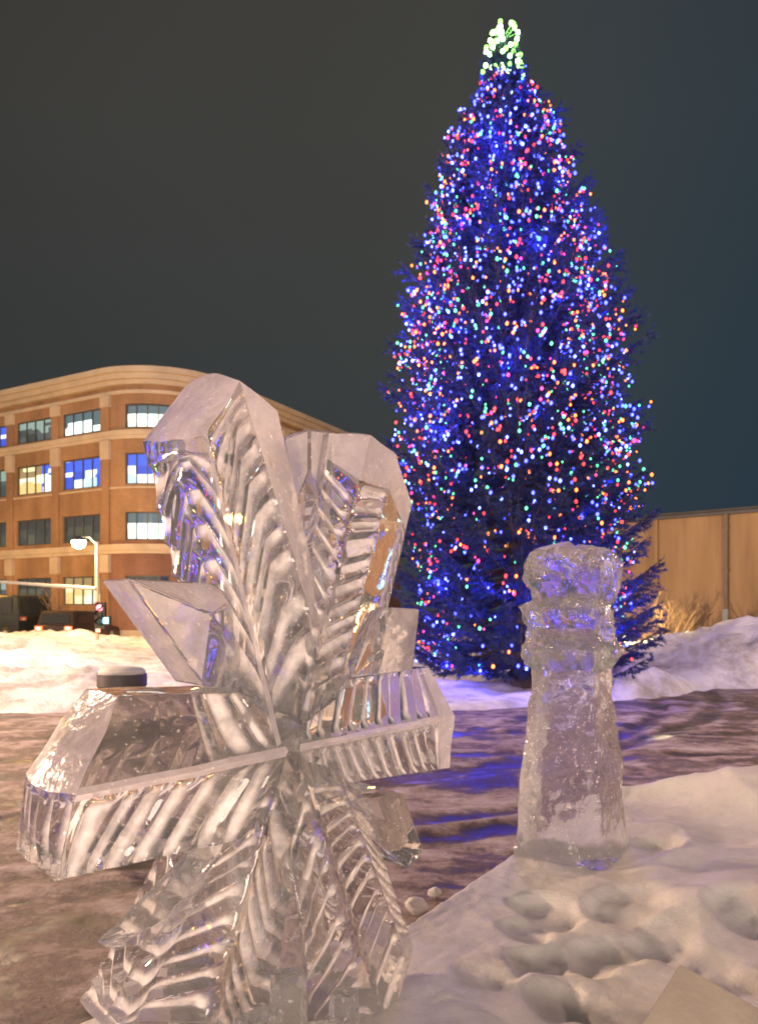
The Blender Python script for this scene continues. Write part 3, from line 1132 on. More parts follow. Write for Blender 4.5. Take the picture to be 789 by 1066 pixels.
# ---- the lights on it
BLUE = emitter('blue_bulb', (0.05, 0.065, 1.0), 8.0)
RED = emitter('red_bulb', (1.0, 0.035, 0.035), 4.6)
ORANGE = emitter('orange_bulb', (1.0, 0.18, 0.03), 5.0)
GREEN = emitter('green_bulb', (0.13, 1.0, 0.42), 2.7)
PINK = emitter('pink_bulb', (1.0, 0.04, 0.24), 4.0)
PALE = emitter('pale_blue_bulb', (0.12, 0.17, 1.0), 9.5)
BMATS = [BLUE, RED, ORANGE, GREEN, PINK, PALE]
BW = [30, 18, 17, 15, 5, 16]
garland = thing('string_lights', 'string of small coloured bulbs wound around the dark spruce', 'string lights', TREE)
nb = 9800
tz = np.array([t[0][2] for t in tips])
cand = [t for t in tips if 0.5 < t[0][2] < 11.3]
bulbs = []
for k in range(nb):
    e, az, q = cand[nrng.integers(len(cand))]
    rz = math.hypot(e[0] - LEAN * e[2], e[1])
    pr = prof(e[2])
    if rz > pr * (1.0 if e[2] > 3.2 else .84) or rz < 0.60 * pr or (e[2] < 4.2 and rnd.random() < 0.34) or (e[2] < 1.6 and rnd.random() < 0.4):
        continue
    out = np.array([e[0] - LEAN * e[2], e[1], 0.0]) / (rz + 1e-6)
    p = e + out * rnd.uniform(0.0, 0.09) + np.array([rnd.uniform(-.08, .08), rnd.uniform(-.08, .08), rnd.uniform(-.10, .10)])
    bulbs.append((p, rnd.choices(range(6), BW)[0]))
order = sorted(range(len(bulbs)), key=lambda i: bulbs[i][0][1])       # nearest the road first
bm_src = {}
for ci in range(6):
    mb = MB()
    mb.ico((0, 0, 0), 0.027, squash=1.25)
    mb.box((0, 0, 0.045), (0.016, 0.016, 0.03), mi=1)
    me = bpy.data.meshes.new('bulb')
    me.from_pydata(mb.v, [], mb.f)
    me.polygons.foreach_set('material_index', mb.mi)
    me.materials.append(BMATS[ci]); me.materials.append(BLACK)
    bm_src[ci] = me
for i in order[:100]:
    p, ci = bulbs[i]
    o = bpy.data.objects.new('bulb', bm_src[ci])
    COL.objects.link(o)
    o.parent = garland
    o.location = p
rest = MB()
for i in order[100:]:
    p, ci = bulbs[i]
    rest.ico(p, 0.0235 * rnd.uniform(0.6, 1.3), ci, 1.25)
me = bpy.data.meshes.new('bulb_mass')
me.from_pydata(rest.v, [], rest.f)
me.polygons.foreach_set('material_index', rest.mi)
o = link('bulb_mass', me, BMATS, garland)
o['kind'] = 'stuff'
# the wire: one long run from the bottom up
so = sorted(bulbs, key=lambda b: (round(b[0][2] / 0.22), math.atan2(b[0][1], b[0][0] - LEAN * b[0][2])))
wm = MB()
for (p, _), (q, _) in zip(so[:-1], so[1:]):
    if np.linalg.norm(p - q) < 0.5:
        md = (p + q) / 2 + np.array([0, 0, -0.03])
        wm.tube([p + np.array([0, 0, .05]), md, q + np.array([0, 0, .05])], 0.004, 3, cap=False)
wm.build('wire', BLACK, garland)
# the light that the blue bulbs throw
blues = [b[0] for b in bulbs if b[1] in (0, 5)]
rnd.shuffle(blues)
blues.sort(key=lambda p: -mnoise.noise(Vector(p) * 1.1) + rnd.uniform(-.45, .45) - .03 * p[2])
low_ = [p for p in blues if p[2] < 2.2 and p[1] < .6][:26]
for p in blues[:290] + low_:
    r = math.hypot(p[0] - LEAN * p[2], p[1]) + 1e-6
    out = np.array([(p[0] - LEAN * p[2]) / r, p[1] / r, 0])
    point('blue_bulb_light', TREE + Vector(p + out * 0.04), rnd.choice([2, 4, 9, 20]) * (.42 + .58 * sm(2.5, 6.5, p[2]) + 2.2 * (1 - sm(1.3, 2.3, p[2]))), (0.045, 0.05, 1.0), 0.03)

# bright green cluster at the top
topper = thing('tree_topper', 'cluster of bright green white bulbs on the tip of the spruce', 'tree topper', TREE + Vector((LEAN * 12.3, 0, 11.9)))
TG = emitter('topper_bulb', (0.26, 1.0, 0.12), 4.0)
TW = emitter('topper_white_bulb', (0.62, 1.0, 0.42), 7.0)
mb = MB()
mb.ico((0, 0, 0), 0.046, squash=1.1)
me = bpy.data.meshes.new('bulb')
me.from_pydata(mb.v, [], mb.f)
me.materials.append(TG)
me2 = me.copy(); me2.materials.clear(); me2.materials.append(TW)
spots = []
cage = MB()
for k in range(78):
    zz = rnd.uniform(-0.62, 0.36)
    a = rnd.random() * 6.28
    rr = (0.34 - 0.14 * zz) * math.sqrt(rnd.uniform(.4, 1))
    p = Vector((rr * math.cos(a), rr * math.sin(a), zz))
    o = bpy.data.objects.new('bulb', me2 if k % 5 < 3 else me)
    COL.objects.link(o)
    o.parent = topper
    o.location = p
    cage.tube([(0, 0, zz - .12), p * 0.97], 0.006, 4)
cage.tube([(0, 0, -.7), (0, 0, .42)], 0.012, 6)
cage.build('frame', mat('green_wire', (0.05, 0.12, 0.05), 0.6, var=0.2), topper)
for k in range(5):
    a = k * 1.256
    point('topper_bulb_light', topper.location + Vector((0.2 * math.cos(a), 0.2 * math.sin(a), rnd.uniform(-.2, .2))), 9, (0.4, 1.0, 0.25), 0.04)

# ------------------------------------------------------------------ office building
office = thing('office_building', 'four storey tan brick office block with a rounded corner and lit windows', 'building', (-12.9, 40.7, 0))
OFF = Vector((-12.9, 40.7, 0))
d1 = Vector((0.845, -0.535)); d2 = Vector((0.41, 0.912))
pa = Vector((-12.9, 40.7)) + d1 * 0.28
left_end = pa - d1 * 24.0
CR = 3.05
n1 = Vector((0.535, 0.845))        # towards the inside
cc = pa + n1 * CR
a0 = math.atan2(-n1.y, -n1.x)
n2 = Vector((-0.912, 0.41))
a1 = math.atan2(-n2.y, -n2.x)
while a1 < a0:
    a1 += 2 * math.pi
ARC = CR * (a1 - a0)
L1 = 24.0
L2 = 24.0


def path(s):
    """point and outward normal at distance s along the facade; s = 0 at the start of the rounded corner"""
    if s < 0:
        return pa + d1 * s, -n1
    if s < ARC:
        a = a0 + s / CR
        return cc + Vector((math.cos(a), math.sin(a))) * CR, Vector((math.cos(a), math.sin(a)))
    e = cc + Vector((math.cos(a1), math.sin(a1))) * CR
    return e + d2 * (s - ARC), -n2


def strip(mb, s0, s1, z0, z1, off0, off1=None, depth=None, mi=0, uvs=None, step=0.35):
    """a band of wall following the facade, off metres in front of it; closed box when depth is given"""
    n = max(1, int((s1 - s0) / step)) if not (s1 <= 0 or s0 >= ARC) else 1
    pts = [s0 + (s1 - s0) * i / n for i in range(n + 1)]
    vs = []
    for s in pts:
        p, nn = path(s)
        f = p + nn * off0
        if depth is None:
            vs += [(f.x - OFF.x, f.y - OFF.y, z0), (f.x - OFF.x, f.y - OFF.y, z1)]
        else:
            b = p + nn * (off0 - depth)
            vs += [(f.x - OFF.x, f.y - OFF.y, z0), (f.x - OFF.x, f.y - OFF.y, z1), (b.x - OFF.x, b.y - OFF.y, z1), (b.x - OFF.x, b.y - OFF.y, z0)]
    k = 2 if depth is None else 4
    fs = []
    for i in range(n):
        for j in range(k if depth is not None else 1):
            jj = (j + 1) % k
            fs.append((i * k + j, (i + 1) * k + j, (i + 1) * k + jj, i * k + jj))
    if depth is not None:
        fs += [(0, 1, 2, 3), (n * 4 + 3, n * 4 + 2, n * 4 + 1, n * 4)]
    mb.add(vs, fs, mi)


def facade_uv(o):
    """metre-scaled UVs for the bricks: along the wall and up"""
    me = o.data
    uv = me.uv_layers.new(name='UVMap')
    for poly in me.polygons:
        nx, ny = poly.normal.x, poly.normal.y
        tx, ty = -ny, nx
        for li in poly.loop_indices:
            v = me.vertices[me.loops[li].vertex_index].co
            uv.data[li].uv = (v.x * tx + v.y * ty, v.z)


FLOORS = [(1.73, 3.1), (4.76, 6.06), (7.35, 8.8), (9.98, 11.08)]
ROOF = 12.65
# bays: (window start, window end) along the facade
left_bays = [(-2.85 - 0.55 - 3.55 * k - 0, -0.5 - 0.35 - 3.55 * k) for k in range(6)]
left_bays = []
s = -0.62
while s > -22:
    left_bays.append((s - 2.75, s))
    s -= 3.62
corner_bays = [(0.95, 3.05)]
right_bays = [(ARC + 1.0 + 3.4 * k, ARC + 3.5 + 3.4 * k) for k in range(6)]
bays = sorted(left_bays) + corner_bays + right_bays
wall = MB()
edges = [-L1]
for b in bays:
    edges += list(b)
edges.append(ARC + L2)
zl = [-0.3]
for f in FLOORS:
    zl += list(f)
zl.append(ROOF - 0.5)
for i in range(len(edges) - 1):
    isbay = i % 2 == 1
    for j in range(len(zl) - 1):
        if isbay and j % 2 == 1:
            continue
        mi = 1 if (zl[j + 1] <= 4.8 and edges[i] > -0.7) else 0
        strip(wall, edges[i], edges[i + 1], zl[j], zl[j + 1], 0.0, mi=mi)
# reveals of the openings
for b in bays:
    for f in FLOORS:
        for s in b:
            p, nn = path(s)
            q = p - nn * 0.22
            wall.add([(p.x - OFF.x, p.y - OFF.y, f[0]), (p.x - OFF.x, p.y - OFF.y, f[1]), (q.x - OFF.x, q.y - OFF.y, f[1]), (q.x - OFF.x, q.y - OFF.y, f[0])], [(0, 1, 2, 3)])
        for zz in f:
            p, nn = path(b[0]); q = p - nn * 0.22
            p2, n2_ = path(b[1]); q2 = p2 - n2_ * 0.22
            wall.add([(p.x - OFF.x, p.y - OFF.y, zz), (p2.x - OFF.x, p2.y - OFF.y, zz), (q2.x - OFF.x, q2.y - OFF.y, zz), (q.x - OFF.x, q.y - OFF.y, zz)], [(0, 1, 2, 3)])
# end and back walls
e0, _ = path(-L1); e1, _ = path(ARC + L2)
bk0, bk1 = Vector((-26, 66)), Vector((-8, 72))
ring = [e0, bk0, bk1, e1]
for p, q in zip(ring[:-1], ring[1:]):
    wall.add([(p.x - OFF.x, p.y - OFF.y, -.3), (q.x - OFF.x, q.y - OFF.y, -.3), (q.x - OFF.x, q.y - OFF.y, ROOF - .5), (p.x - OFF.x, p.y - OFF.y, ROOF - .5)], [(0, 1, 2, 3)])
wo = wall.build('wall', [BRICK, DBRICK], office)
facade_uv(wo)
rf = MB()
poly = [path(s)[0] for s in np.linspace(-L1, ARC + L2, 60)] + [bk1, bk0]
rf.add([(p.x - OFF.x, p.y - OFF.y, ROOF - .1) for p in poly], [tuple(range(len(poly)))])
rf.build('roof', mat('roof_membrane', (0.2, 0.19, 0.18), 0.9, var=0.2), office)
for name, specs in (('cornice', [(12.42, 12.68, 0.62), (12.16, 12.42, 0.46), (11.95, 12.16, 0.26), (11.55, 11.72, 0.08)]),
                    ('upper_ledge', [(9.62, 9.86, 0.16), (9.46, 9.62, 0.09)]), ('lower_ledge', [(4.28, 4.56, 0.18), (4.12, 4.28, 0.10)]),
                    ('sill_band', [(7.16, 7.24, 0.05)]), ('plinth', [(-.3, 0.55, 0.07)])):
    mb = MB()
    for z0, z1, o_ in specs:
        strip(mb, -L1, ARC + L2, z0, z1, o_, depth=o_ + 0.05)
    mb.build(name, STONE, office)
piers = []
for a, b in zip(sorted(left_bays)[:-1], sorted(left_bays)[1:]):
    piers.append((a[1] + b[0]) / 2)
piers += [-0.15, ARC + 0.4, ARC + 7.2, ARC + 14.0]
for s in piers:
    mb = MB()
    strip(mb, s - .24, s + .24, 0.0, 4.10, .12, depth=.15)
    strip(mb, s - .24, s + .24, 4.58, 9.44, .10, depth=.13)
    strip(mb, s - .24, s + .24, 9.88, 11.50, .10, depth=.13)
    po = mb.build('pilaster', BRICK, office)
    facade_uv(po)
    for c0, c1, co_ in ((8.55, 9.43, .17), (3.25, 4.09, .19), (11.0, 11.53, .17)):
        cap = MB()
        strip(cap, s - .30, s + .30, c0, c1, co_, depth=.2)
        cap.build('capital', STONE, po)


def pane_uv(o, f):
    facade_uv(o)
    me = o.data
    for poly in me.polygons:
        for li in poly.loop_indices:
            me.uv_layers[0].data[li].uv.y = (me.vertices[me.loops[li].vertex_index].co.z - f[0]) / (f[1] - f[0])


def pane_mat(name, cols, strength, dark):
    """an office seen through its window: ceiling lamps, pale walls, blinds, dark furniture"""
    m = mat(name, (0.02, 0.025, 0.03), 0.08)
    nt = m.node_tree
    N, L = nt.nodes, nt.links
    b = N['Principled BSDF']
    tc = N.new('ShaderNodeTexCoord')
    uvs = N.new('ShaderNodeSeparateXYZ')
    L.new(tc.outputs['UV'], uvs.inputs[0])

    def cells(sx_, sy_, rand, seed):
        v = N.new('ShaderNodeTexVoronoi'); v.voronoi_dimensions = '2D'; v.distance = 'CHEBYCHEV'
        v.inputs['Scale'].default_value = 1.0; v.inputs['Randomness'].default_value = rand
        mp = N.new('ShaderNodeMapping'); mp.inputs['Scale'].default_value = (sx_, sy_, 1); mp.inputs['Location'].default_value = (seed, seed * .37, 0)
        L.new(tc.outputs['UV'], mp.inputs['Vector']); L.new(mp.outputs[0], v.inputs['Vector'])
        sp = N.new('ShaderNodeSeparateColor')
        L.new(v.outputs['Color'], sp.inputs[0])
        return sp.outputs['Red']

    def steps(src, stops):
        r = N.new('ShaderNodeValToRGB'); r.color_ramp.interpolation = 'CONSTANT'
        e = r.color_ramp.elements
        e[0].position = 0; e[0].color = (*stops[0][1], 1)
        e[1].position = stops[-1][0]; e[1].color = (*stops[-1][1], 1)
        for p_, c_ in stops[1:-1]:
            x = e.new(p_); x.color = (*c_, 1)
        L.new(src, r.inputs['Fac'])
        return r.outputs['Color']
    # the room: walls and furniture below, a darker ceiling with its lamps above
    wall_ = steps(cells(1.1, 1.6, .5, 3), [(0, cols[0]), (.4, cols[1]), (.65, cols[3]), (.85, cols[2])])
    ceil_ = steps(cells(1.0, 7.0, .3, 8), [(0, cols[2]), (.62, cols[0]), (.8, cols[2])])
    gt = N.new('ShaderNodeMath'); gt.operation = 'GREATER_THAN'; gt.inputs[1].default_value = .60
    L.new(uvs.outputs['Y'], gt.inputs[0])
    mxr = N.new('ShaderNodeMix'); mxr.data_type = 'RGBA'
    L.new(gt.outputs[0], mxr.inputs['Factor']); L.new(wall_, mxr.inputs['A']); L.new(ceil_, mxr.inputs['B'])
    L.new(mxr.outputs['Result'], b.inputs['Emission Color'])
    b.inputs['Emission Strength'].default_value = strength
    m.cycles.emission_sampling = 'NONE'
    return m


P_WHITE = pane_mat('lit_office_white', [(1, 1, .9), (.75, .95, .85), (.04, .07, .08), (.5, .75, .65)], 1.7, 0)
P_BLUE = pane_mat('lit_office_blue', [(.9, 1, 1), (.02, .06, .45), (.03, .09, .6), (.45, .8, 1)], 1.25, 0)
P_WARM = pane_mat('lit_office_warm', [(1, .85, .45), (.8, .55, .2), (.3, .2, .08), (1, .95, .7)], 1.0, 0)
P_DARK = pane_mat('unlit_office', [(.035, .05, .045), (.06, .07, .05), (.02, .03, .03), (.09, .10, .07)], 0.7, 0)
P_MIX = pane_mat('dim_office', [(.06, .08, .08), (.03, .05, .05), (.25, .35, .30), (.02, .03, .03)], 0.9, 0)
FRAME = mat('window_frame', (0.06, 0.06, 0.055), 0.5, var=0.1)
LS = sorted(left_bays)
nl = len(LS)
for bi, b in enumerate(bays):
    for fi, f in enumerate(FLOORS):
        if bi == nl - 1:
            pm = [P_WARM, P_DARK, P_BLUE, P_WHITE][fi]
        elif bi == nl - 2:
            pm = [P_DARK, P_DARK, P_BLUE if False else P_WARM, P_MIX][fi]
        elif bi == nl:
            pm = [P_DARK, P_WHITE, P_BLUE, P_WHITE][fi]
        else:
            pm = rnd.choice([P_DARK, P_MIX, P_WHITE, P_DARK, P_BLUE])
        mb = MB()
        fr = 0.06
        strip(mb, b[0], b[1], f[0] + .002, f[0] + fr, -.10, depth=.08)
        strip(mb, b[0], b[1], f[1] - fr, f[1] - .002, -.10, depth=.08)
        n = 4
        for k in range(n + 1):
            s = b[0] + (b[1] - b[0]) * k / n
            s = min(max(s, b[0] + .03), b[1] - .03)
            strip(mb, s - .025, s + .025, f[0] + fr, f[1] - fr, -.10, depth=.08)
        wobj = mb.build('window', FRAME, office)
        pn = MB()
        if bi == nl - 2 and fi == 2:      # warm half and blue half
            mdl = (b[0] + b[1]) / 2 + .45
            strip(pn, b[0], mdl, f[0], f[1], -.16)
            strip(pn, mdl, b[1], f[0], f[1], -.16, mi=1)
            pane_uv(pn.build('pane', [P_WARM, P_BLUE], wobj), f)
        else:
            strip(pn, b[0], b[1], f[0], f[1], -.16)
            pane_uv(pn.build('pane', pm, wobj), f)

# ------------------------------------------------------------------ warehouse on the right
wh = thing('warehouse', 'long tan metal clad warehouse behind the snowbank on the right', 'building', (10.5, 32, 0))
WA, WB = Vector((-2.0, 44.0)), Vector((10.5, 32.0))
wd = Vector((13.0 - 10.5, 29.6 - 32.0)).normalized()
wn = Vector((-wd.y, wd.x))
if wn.y > 0:
    wn = -wn
ws = Vector((10.5, 32.0)) - wd * 7.0
we = Vector((10.5, 32.0)) + wd * 16.0
O2 = Vector((10.5, 32.0))


def clad_mat():
    m = mat('tan_cladding', (0.30, 0.20, 0.10), 0.6, spec=0.3)
    nt = m.node_tree
    N, L = nt.nodes, nt.links
    b = N['Principled BSDF']
    tc = N.new('ShaderNodeTexCoord')
    n = N.new('ShaderNodeTexNoise'); n.inputs['Scale'].default_value = 1.1; n.inputs['Detail'].default_value = 8
    mps = N.new('ShaderNodeMapping'); mps.inputs['Scale'].default_value = (1.6, 1.6, .22)
    L.new(tc.outputs['Object'], mps.inputs['Vector']); L.new(mps.outputs[0], n.inputs['Vector'])
    r = N.new('ShaderNodeValToRGB')
    r.color_ramp.elements[0].position = .3; r.color_ramp.elements[1].position = .7
    r.color_ramp.elements[0].color = (0.20, 0.125, 0.058, 1); r.color_ramp.elements[1].color = (0.33, 0.22, 0.11, 1)
    L.new(n.outputs['Fac'], r.inputs['Fac']); L.new(r.outputs['Color'], b.inputs['Base Color'])
    return m


CLAD = clad_mat()
HT = 4.95
mb = MB()
npan = 92
vs = []
for i in range(npan * 4 + 1):
    t = i / (npan * 4)
    p = ws + (we - ws) * t + wn * (0.003 if (i % 4) in (1, 2) else 0.0)
    vs += [(p.x - O2.x, p.y - O2.y, -.3), (p.x - O2.x, p.y - O2.y, HT)]
mb.add(vs, [(2 * i, 2 * i + 2, 2 * i + 3, 2 * i + 1) for i in range(npan * 4)])
for p, q in ((we, we - wn * 14), (we - wn * 14, ws - wn * 14), (ws - wn * 14, ws)):
    mb.add([(p.x - O2.x, p.y - O2.y, -.3), (q.x - O2.x, q.y - O2.y, -.3), (q.x - O2.x, q.y - O2.y, HT), (p.x - O2.x, p.y - O2.y, HT)], [(0, 1, 2, 3)])
mb.build('wall', CLAD, wh)
rz = math.atan2(wd.y, wd.x)
mb = MB()
c = (ws + we) / 2 - O2 - wn * 7
mb.box((c.x, c.y, HT + .05), ((we - ws).length + .2, 14.3, .1), rz)
mb.build('roof', mat('dark_roof_edge', (0.05, 0.045, 0.04), 0.7, var=0.2), wh)
mb = MB()
c = (ws + we) / 2 - O2 + wn * .09
mb.box((c.x, c.y, HT - .03), ((we - ws).length, .12, .14), rz)
mb.build('gutter', DARKMETAL, wh)
dd = (757 - CX) / F
t = None
for k in range(2000):
    p = ws + (we - ws) * k / 1999
    if p.y > 0 and p.x / p.y > dd:
        t = p; break
p = t - O2 + wn * .09
mb = MB()
mb.box((p.x, p.y, 2.55), (.13, .10, 4.7), rz)
for zz in (1.2, 2.9, 4.4):
    mb.box((p.x, p.y, zz), (.20, .12, .06), rz)
dp = mb.build('downpipe', mat('brown_pipe', (0.10, 0.075, 0.045), 0.5, var=0.15), wh)
mb = MB()
mb.box((p.x + wn.x * .03, p.y + wn.y * .03, .9), (.19, .15, 1.25), rz)
mb.build('pipe_guard', mat('grey_guard', (0.20, 0.24, 0.24), 0.5, var=0.1), dp)
for off in (-5.2, -2.6, 2.6, 5.2):
    q = p + wd * off
    mb = MB()
    mb.box((q.x, q.y, 2.4), (.10, .03, 4.9), rz)
    mb.build('seam_trim', CLAD, wh)


# ------------------------------------------------------------------ bare shrubs
def shrub_mesh(h, nstem, seed, spread=0.6, mbx=None):
    r = random.Random(seed)
    mb = MB()

    def grow(p, d, ln, rad, lvl):
        pts = [p]
        q = p
        dd_ = d.copy()
        for k in range(3):
            dd_ = (dd_ + Vector((r.uniform(-.18, .18), r.uniform(-.18, .18), r.uniform(-.05, .12)))).normalized()
            q = q + dd_ * ln / 3
            pts.append(q)
        mb.tube(pts, [rad, rad * .85, rad * .7, rad * .5], 4, cap=False)
        if lvl > 0:
            for k in range(r.randint(3, 4)):
                i = r.randint(1, 3)
                nd = (dd_ + Vector((r.uniform(-.75, .75), r.uniform(-.75, .75), r.uniform(-.1, .5)))).normalized()
                grow(pts[i], nd, ln * r.uniform(.5, .75), rad * .6, lvl - 1)
    for k in range(nstem):
        a = r.random() * 6.28
        d = Vector((math.cos(a) * spread * r.random(), math.sin(a) * spread * r.random(), 1)).normalized()
        grow(Vector((math.cos(a) * .12, math.sin(a) * .12, -.05)), d, h * r.uniform(.38, .5), .016 * h / 1.5, 3)
    return mb


SHR = []
for k, (px, d, h, ns, sp, lab) in enumerate((
        (692, 22.5, 2.0, 10, .75, 'bare twiggy shrub glowing yellow beside the ground floodlight'),
        (722, 25.0, 2.2, 10, .7, 'bare twiggy shrub against the warehouse wall left of the downpipe'),
        (786, 25.5, 2.0, 9, .7, 'bare twiggy shrub right of the warehouse downpipe'),
        (62, 37.5, 2.4, 6, .6, 'bare brown bush by the office wall behind the red tail lights'))):
    o = shrub_mesh(h, ns, 40 + k, sp).build('bare_shrub', TWIG)
    x = (px - CX) / F * d
    o.location = (x, d, snow_z(x, d) - .02)
    tag(o, lab, 'shrub', 'leafless shrubs')

# floodlight on the ground
fx = at(650, 668, 21.0)
fl = thing('floodlight', 'low ground floodlight glaring white beside the spruce', 'floodlight', (fx.x, fx.y, snow_z(fx.x, fx.y)))
hz = fx.z - snow_z(fx.x, fx.y)
mb = MB()
mb.box((0, 0, 0), (.30, .16, .24)); mb.box((0, -.02, .13), (.34, .22, .03))
hs = mb.build('housing', DARKMETAL, fl, bevel=.01)
hs.location = (0, 0, hz); hs.rotation_euler = (R(35), 0, R(215))
mb = MB(); mb.box((0, -.083, 0), (.26, .01, .20))
mb.build('lens', emitter('flood_lens', (1, .85, .5), 30), hs)
mb = MB(); mb.tube([(0, 0, -.1), (0, 0, hz - .1)], .02, 6)
mb.build('stake', DARKMETAL, fl)
point('floodlight_beam', fx + Vector((.35, -.15, .30)), 330, (1.0, .74, .34), .12)
spot('floodlight_throw', fx + Vector((.4, .1, .3)), (11.0, 29, 2.2), 520, (1.0, .64, .24), 110, .12)

# ------------------------------------------------------------------ street lamp, traffic signal
LD = 30.0
lp = at(101, 680, LD)
lamp = thing('street_lamp', 'lit street lamp on a pale pole before the office corner', 'street lamp', (lp.x, lp.y, 0))
lh = at(82, 564, LD)
mb = MB()
mb.tube([(0, 0, -.1), (0, 0, 2.2), (0, 0, 3.85)], [.075, .065, .05], 10)
mb.tube([(0, 0, -.1), (0, 0, .35)], .15, 10)
mb.build('pole', mat('painted_pole', (0.5, 0.42, 0.3), 0.5, var=0.1), lamp, smooth=True)
mb = MB()
dx = lh.x - lp.x
mb.tube([(0, 0, 3.75), (dx * .4, 0, 4.02), (dx, 0, lh.z + .16)], .03, 8)
mb.build('arm', STEEL, lamp, smooth=True)
mb = MB()
mb.lathe((dx, 0, lh.z), [(.05, .20), (.20, .12), (.24, .05), (.23, .04)], 16)
hd = mb.build('lamp_head', DARKMETAL, lamp, smooth=True)
mb = MB()
mb.lathe((dx, 0, lh.z), [(.05, -.24), (.19, -.17), (.25, -.02), (.22, .045)], 16)
mb.build('lens', emitter('lamp_lens', (1, .74, .40), 40), hd, smooth=True)
point('street_lamp_light', (lh.x, lh.y - .05, lh.z - .36), 1100, (1.0, .62, .28), .2)

sg = thing('traffic_signal', 'traffic signal with a red light and a long mast arm on the lamp pole', 'traffic signal', (lp.x + .03, lp.y - .12, 0))
mb = MB()
ml = at(-25, 604, LD); mr_ = at(100, 613, LD)
mb.tube([(mr_.x - lp.x, 0, mr_.z), (ml.x - lp.x, 0, ml.z)], [.065, .045], 8)
mb.build('mast_arm', STEEL, sg, smooth=True)
hc = at(106, 641, LD)
mb = MB()
mb.box((hc.x - lp.x, -.1, hc.z), (.34, .24, .92))
for zz in (.27, 0, -.27):
    mb.tube([(hc.x - lp.x, -.22, hc.z + zz + .05), (hc.x - lp.x, -.38, hc.z + zz + .09)], .12, 12, cap=False)
hd = mb.build('signal_head', BLACK, sg)
for zz, mt in ((.27, emitter('signal_red', (1, .10, .12), 9)), (0, mat('dark_lens', (.05, .04, .02), .2, var=.1)), (-.27, mat('dark_green_lens', (.02, .05, .04), .2, var=.1))):
    mb = MB()
    mb.tube([(hc.x - lp.x, -.215, hc.z + zz), (hc.x - lp.x, -.235, hc.z + zz)], .11, 16)
    mb.build('lens', mt, hd)
mb = MB()
hc2 = at(112.5, 646, LD)
mb.box((hc2.x - lp.x, -.12, hc2.z), (.26, .2, .30))
ps = mb.build('pedestrian_signal', BLACK, sg)
mb = MB()
mb.box((hc2.x - lp.x, -.225, hc2.z), (.17, .012, .20))
mb.build('lens', emitter('walk_lens', (.35, .95, .95), 4), ps)
mb = MB()
hc3 = at(104, 655, LD)
mb.box((hc3.x - lp.x, -.12, hc3.z), (.2, .1, .26))
cb = mb.build('control_box', BLACK, sg)
mb = MB()
mb.box((hc3.x - lp.x, -.175, hc3.z), (.13, .012, .18))
mb.build('lens', emitter('hand_lens', (1, .32, .12), 6), cb)


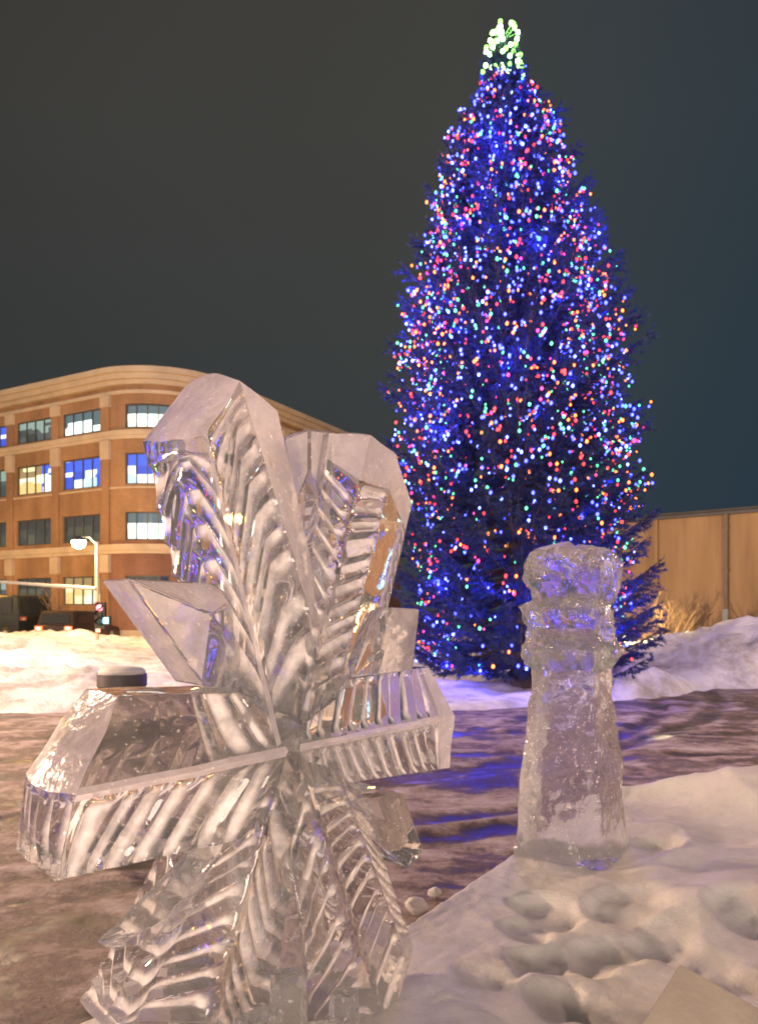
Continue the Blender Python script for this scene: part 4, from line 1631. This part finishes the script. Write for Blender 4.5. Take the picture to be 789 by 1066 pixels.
# ------------------------------------------------------------------ vehicles by the office
def vehicle(name, label, cat, loc, rz, L_, W, H, hood, body_m, glass_m, tail=True, lit=5.0):
    t = thing(name, label, cat, loc, rz)
    mb = MB()                                      # x forward
    z0, zb = .28, H * .55
    prof_ = [(-L_ / 2, z0), (-L_ / 2, zb), (-L_ / 2 + .12, zb + .04), (L_ / 2 - hood, zb + .02), (L_ / 2 - .1, zb - .12), (L_ / 2, zb - .30), (L_ / 2, z0)]
    vs = [(x, -W / 2, z) for x, z in prof_] + [(x, W / 2, z) for x, z in prof_]
    n = len(prof_)
    mb.add(vs, [tuple(range(n - 1, -1, -1)), tuple(range(n, 2 * n))] + [(i, (i + 1) % n, (i + 1) % n + n, i + n) for i in range(n)])
    b = mb.build('body', body_m, t, bevel=.04, smooth=True)
    mb = MB()
    cp = [(-L_ / 2 + .10, zb + .02), (-L_ / 2 + .30, H - .04), (-L_ / 2 + .6, H), (L_ / 2 - hood - .55, H - .02), (L_ / 2 - hood + .1, zb)]
    n = len(cp)
    vs = [(x, -W / 2 + .06 + (.10 if z > zb + .1 else 0), z) for x, z in cp] + [(x, W / 2 - .06 - (.10 if z > zb + .1 else 0), z) for x, z in cp]
    mb.add(vs, [tuple(range(n - 1, -1, -1)), tuple(range(n, 2 * n))] + [(i, (i + 1) % n, (i + 1) % n + n, i + n) for i in range(n)])
    mb.build('cabin', body_m, t, bevel=.04, smooth=True)
    mb = MB()
    xr = -L_ / 2 + .18
    mb.add([(xr, -W / 2 + .22, zb + .12), (xr, W / 2 - .22, zb + .12), (xr + .10, W / 2 - .28, H - .14), (xr + .10, -W / 2 + .28, H - .14)], [(0, 1, 2, 3)])
    wo_ = mb.build('rear_window', glass_m, t)
    wo_.location = (-.09, 0, 0)
    mb = MB()
    for sg_ in (-1, 1):
        y = sg_ * (W / 2 - .055)
        mb.add([(-L_ / 2 + .5, y, zb + .1), (L_ / 2 - hood - .25, y, zb + .1), (L_ / 2 - hood - .6, y - sg_ * .05, H - .14), (-L_ / 2 + .6, y - sg_ * .05, H - .14)], [(0, 1, 2, 3)])
    mb.build('side_window', glass_m, t)
    for x in (-L_ / 2 + .85, L_ / 2 - .85):
        for y in (-W / 2 + .1, W / 2 - .1):
            mb = MB()
            mb.tube([(x, y - .11, .33), (x, y + .11, .33)], .33, 18)
            wl = mb.build('wheel', BLACK, t)
            mb = MB()
            mb.tube([(x, y - .118, .33), (x, y + .118, .33)], .19, 14)
            mb.build('rim', STEEL, wl)
    for y in (-W / 2 + .22, W / 2 - .22):
        mb = MB()
        mb.box((-L_ / 2 - .015, y, zb - .10), (.05, .30, .16))
        tl = mb.build('tail_light', emitter('tail_light', (1, .10, .04), lit), t)
        mb = MB()
        mb.box((-L_ / 2 - .045, y, zb - .11), (.012, .12, .08))
        mb.build('bulb', emitter('tail_bulb', (1, .6, .25), lit * 1.6), tl)
    mb = MB()
    mb.box((-L_ / 2 - .03, 0, .45), (.10, W - .1, .16))
    mb.build('bumper', BLACK, t, bevel=.02)
    return t


CARB = mat('maroon_paint', (0.035, 0.025, 0.022), 0.3, 0.2, var=0.1)
VANB = mat('black_paint', (0.015, 0.02, 0.022), 0.25, 0.2, var=0.15)
GLS = mat('car_glass', (0.015, 0.018, 0.02), 0.06, spec=0.7, var=0.1)
c = at(65, 664, 36.0)
vehicle('parked_car', 'dark parked car with red tail lights glowing behind the snowbank', 'car', (c.x, c.y + 2, 0.05), R(82), 4.4, 1.75, 1.42, 1.2, CARB, GLS, lit=6.0)
c = at(2, 640, 38.5)
vehicle('parked_van', 'black van parked by the office wall at the left edge', 'van', (c.x, c.y, 0.1), R(150), 4.8, 1.95, 2.05, .9, VANB, GLS, lit=0.3)

# ------------------------------------------------------------------ waste bin behind the snowflake's left arm
bp_ = at(127, 697, 8.0)
bn = thing('waste_bin', 'dark round waste bin capped with snow behind the ice snowflake', 'bin', (bp_.x, bp_.y, 0.0))
mb = MB()
zt = bp_.z - .04
mb.lathe((0, 0, 0), [(.17, 0), (.19, .03), (.215, zt - .12), (.225, zt - .11), (.225, zt), (.20, zt)], 28)
mb.build('drum', mat('dark_drum', (0.035, 0.03, 0.035), 0.5, var=0.25, vscale=6), bn, smooth=True)
mb = MB()
mb.lathe((0, 0, 0), [(.205, zt - .005), (.215, zt + .02), (.19, zt + .05), (.10, zt + .065), (.01, zt + .068)], 28)
o = mb.build('snow_cap', SNOW, bn, smooth=True)

# ------------------------------------------------------------------ camera and render settings
cam = bpy.data.cameras.new('camera')
co = bpy.data.objects.new('camera', cam)
COL.objects.link(co)
co.location = (0, 0, CAMZ)
co.rotation_euler = (R(90), 0, 0)
cam.sensor_fit = 'HORIZONTAL'
cam.sensor_width = 36
cam.lens = 36 * F / 789
cam.shift_y = (HY - 533) / 789
cam.clip_start = 0.05
cam.clip_end = 4000
cam.dof.use_dof = True
cam.dof.focus_distance = 2.6
cam.dof.aperture_fstop = 9.0
scene.camera = co

scene.view_settings.view_transform = 'Standard'
scene.view_settings.look = 'None'
scene.view_settings.exposure = 0.42
scene.view_settings.gamma = 1
scene.view_settings.use_curve_mapping = False
cy = scene.cycles
cy.max_bounces = 18
cy.transmission_bounces = 14
cy.glossy_bounces = 6
cy.diffuse_bounces = 4
cy.transparent_max_bounces = 24
cy.caustics_reflective = True
cy.caustics_refractive = True
cy.sample_clamp_indirect = 4.0
cy.blur_glossy = 0.3
cy.use_denoising = True
cy.use_light_tree = True
cy.pixel_filter_type = 'BLACKMAN_HARRIS'
cy.filter_width = 1.7
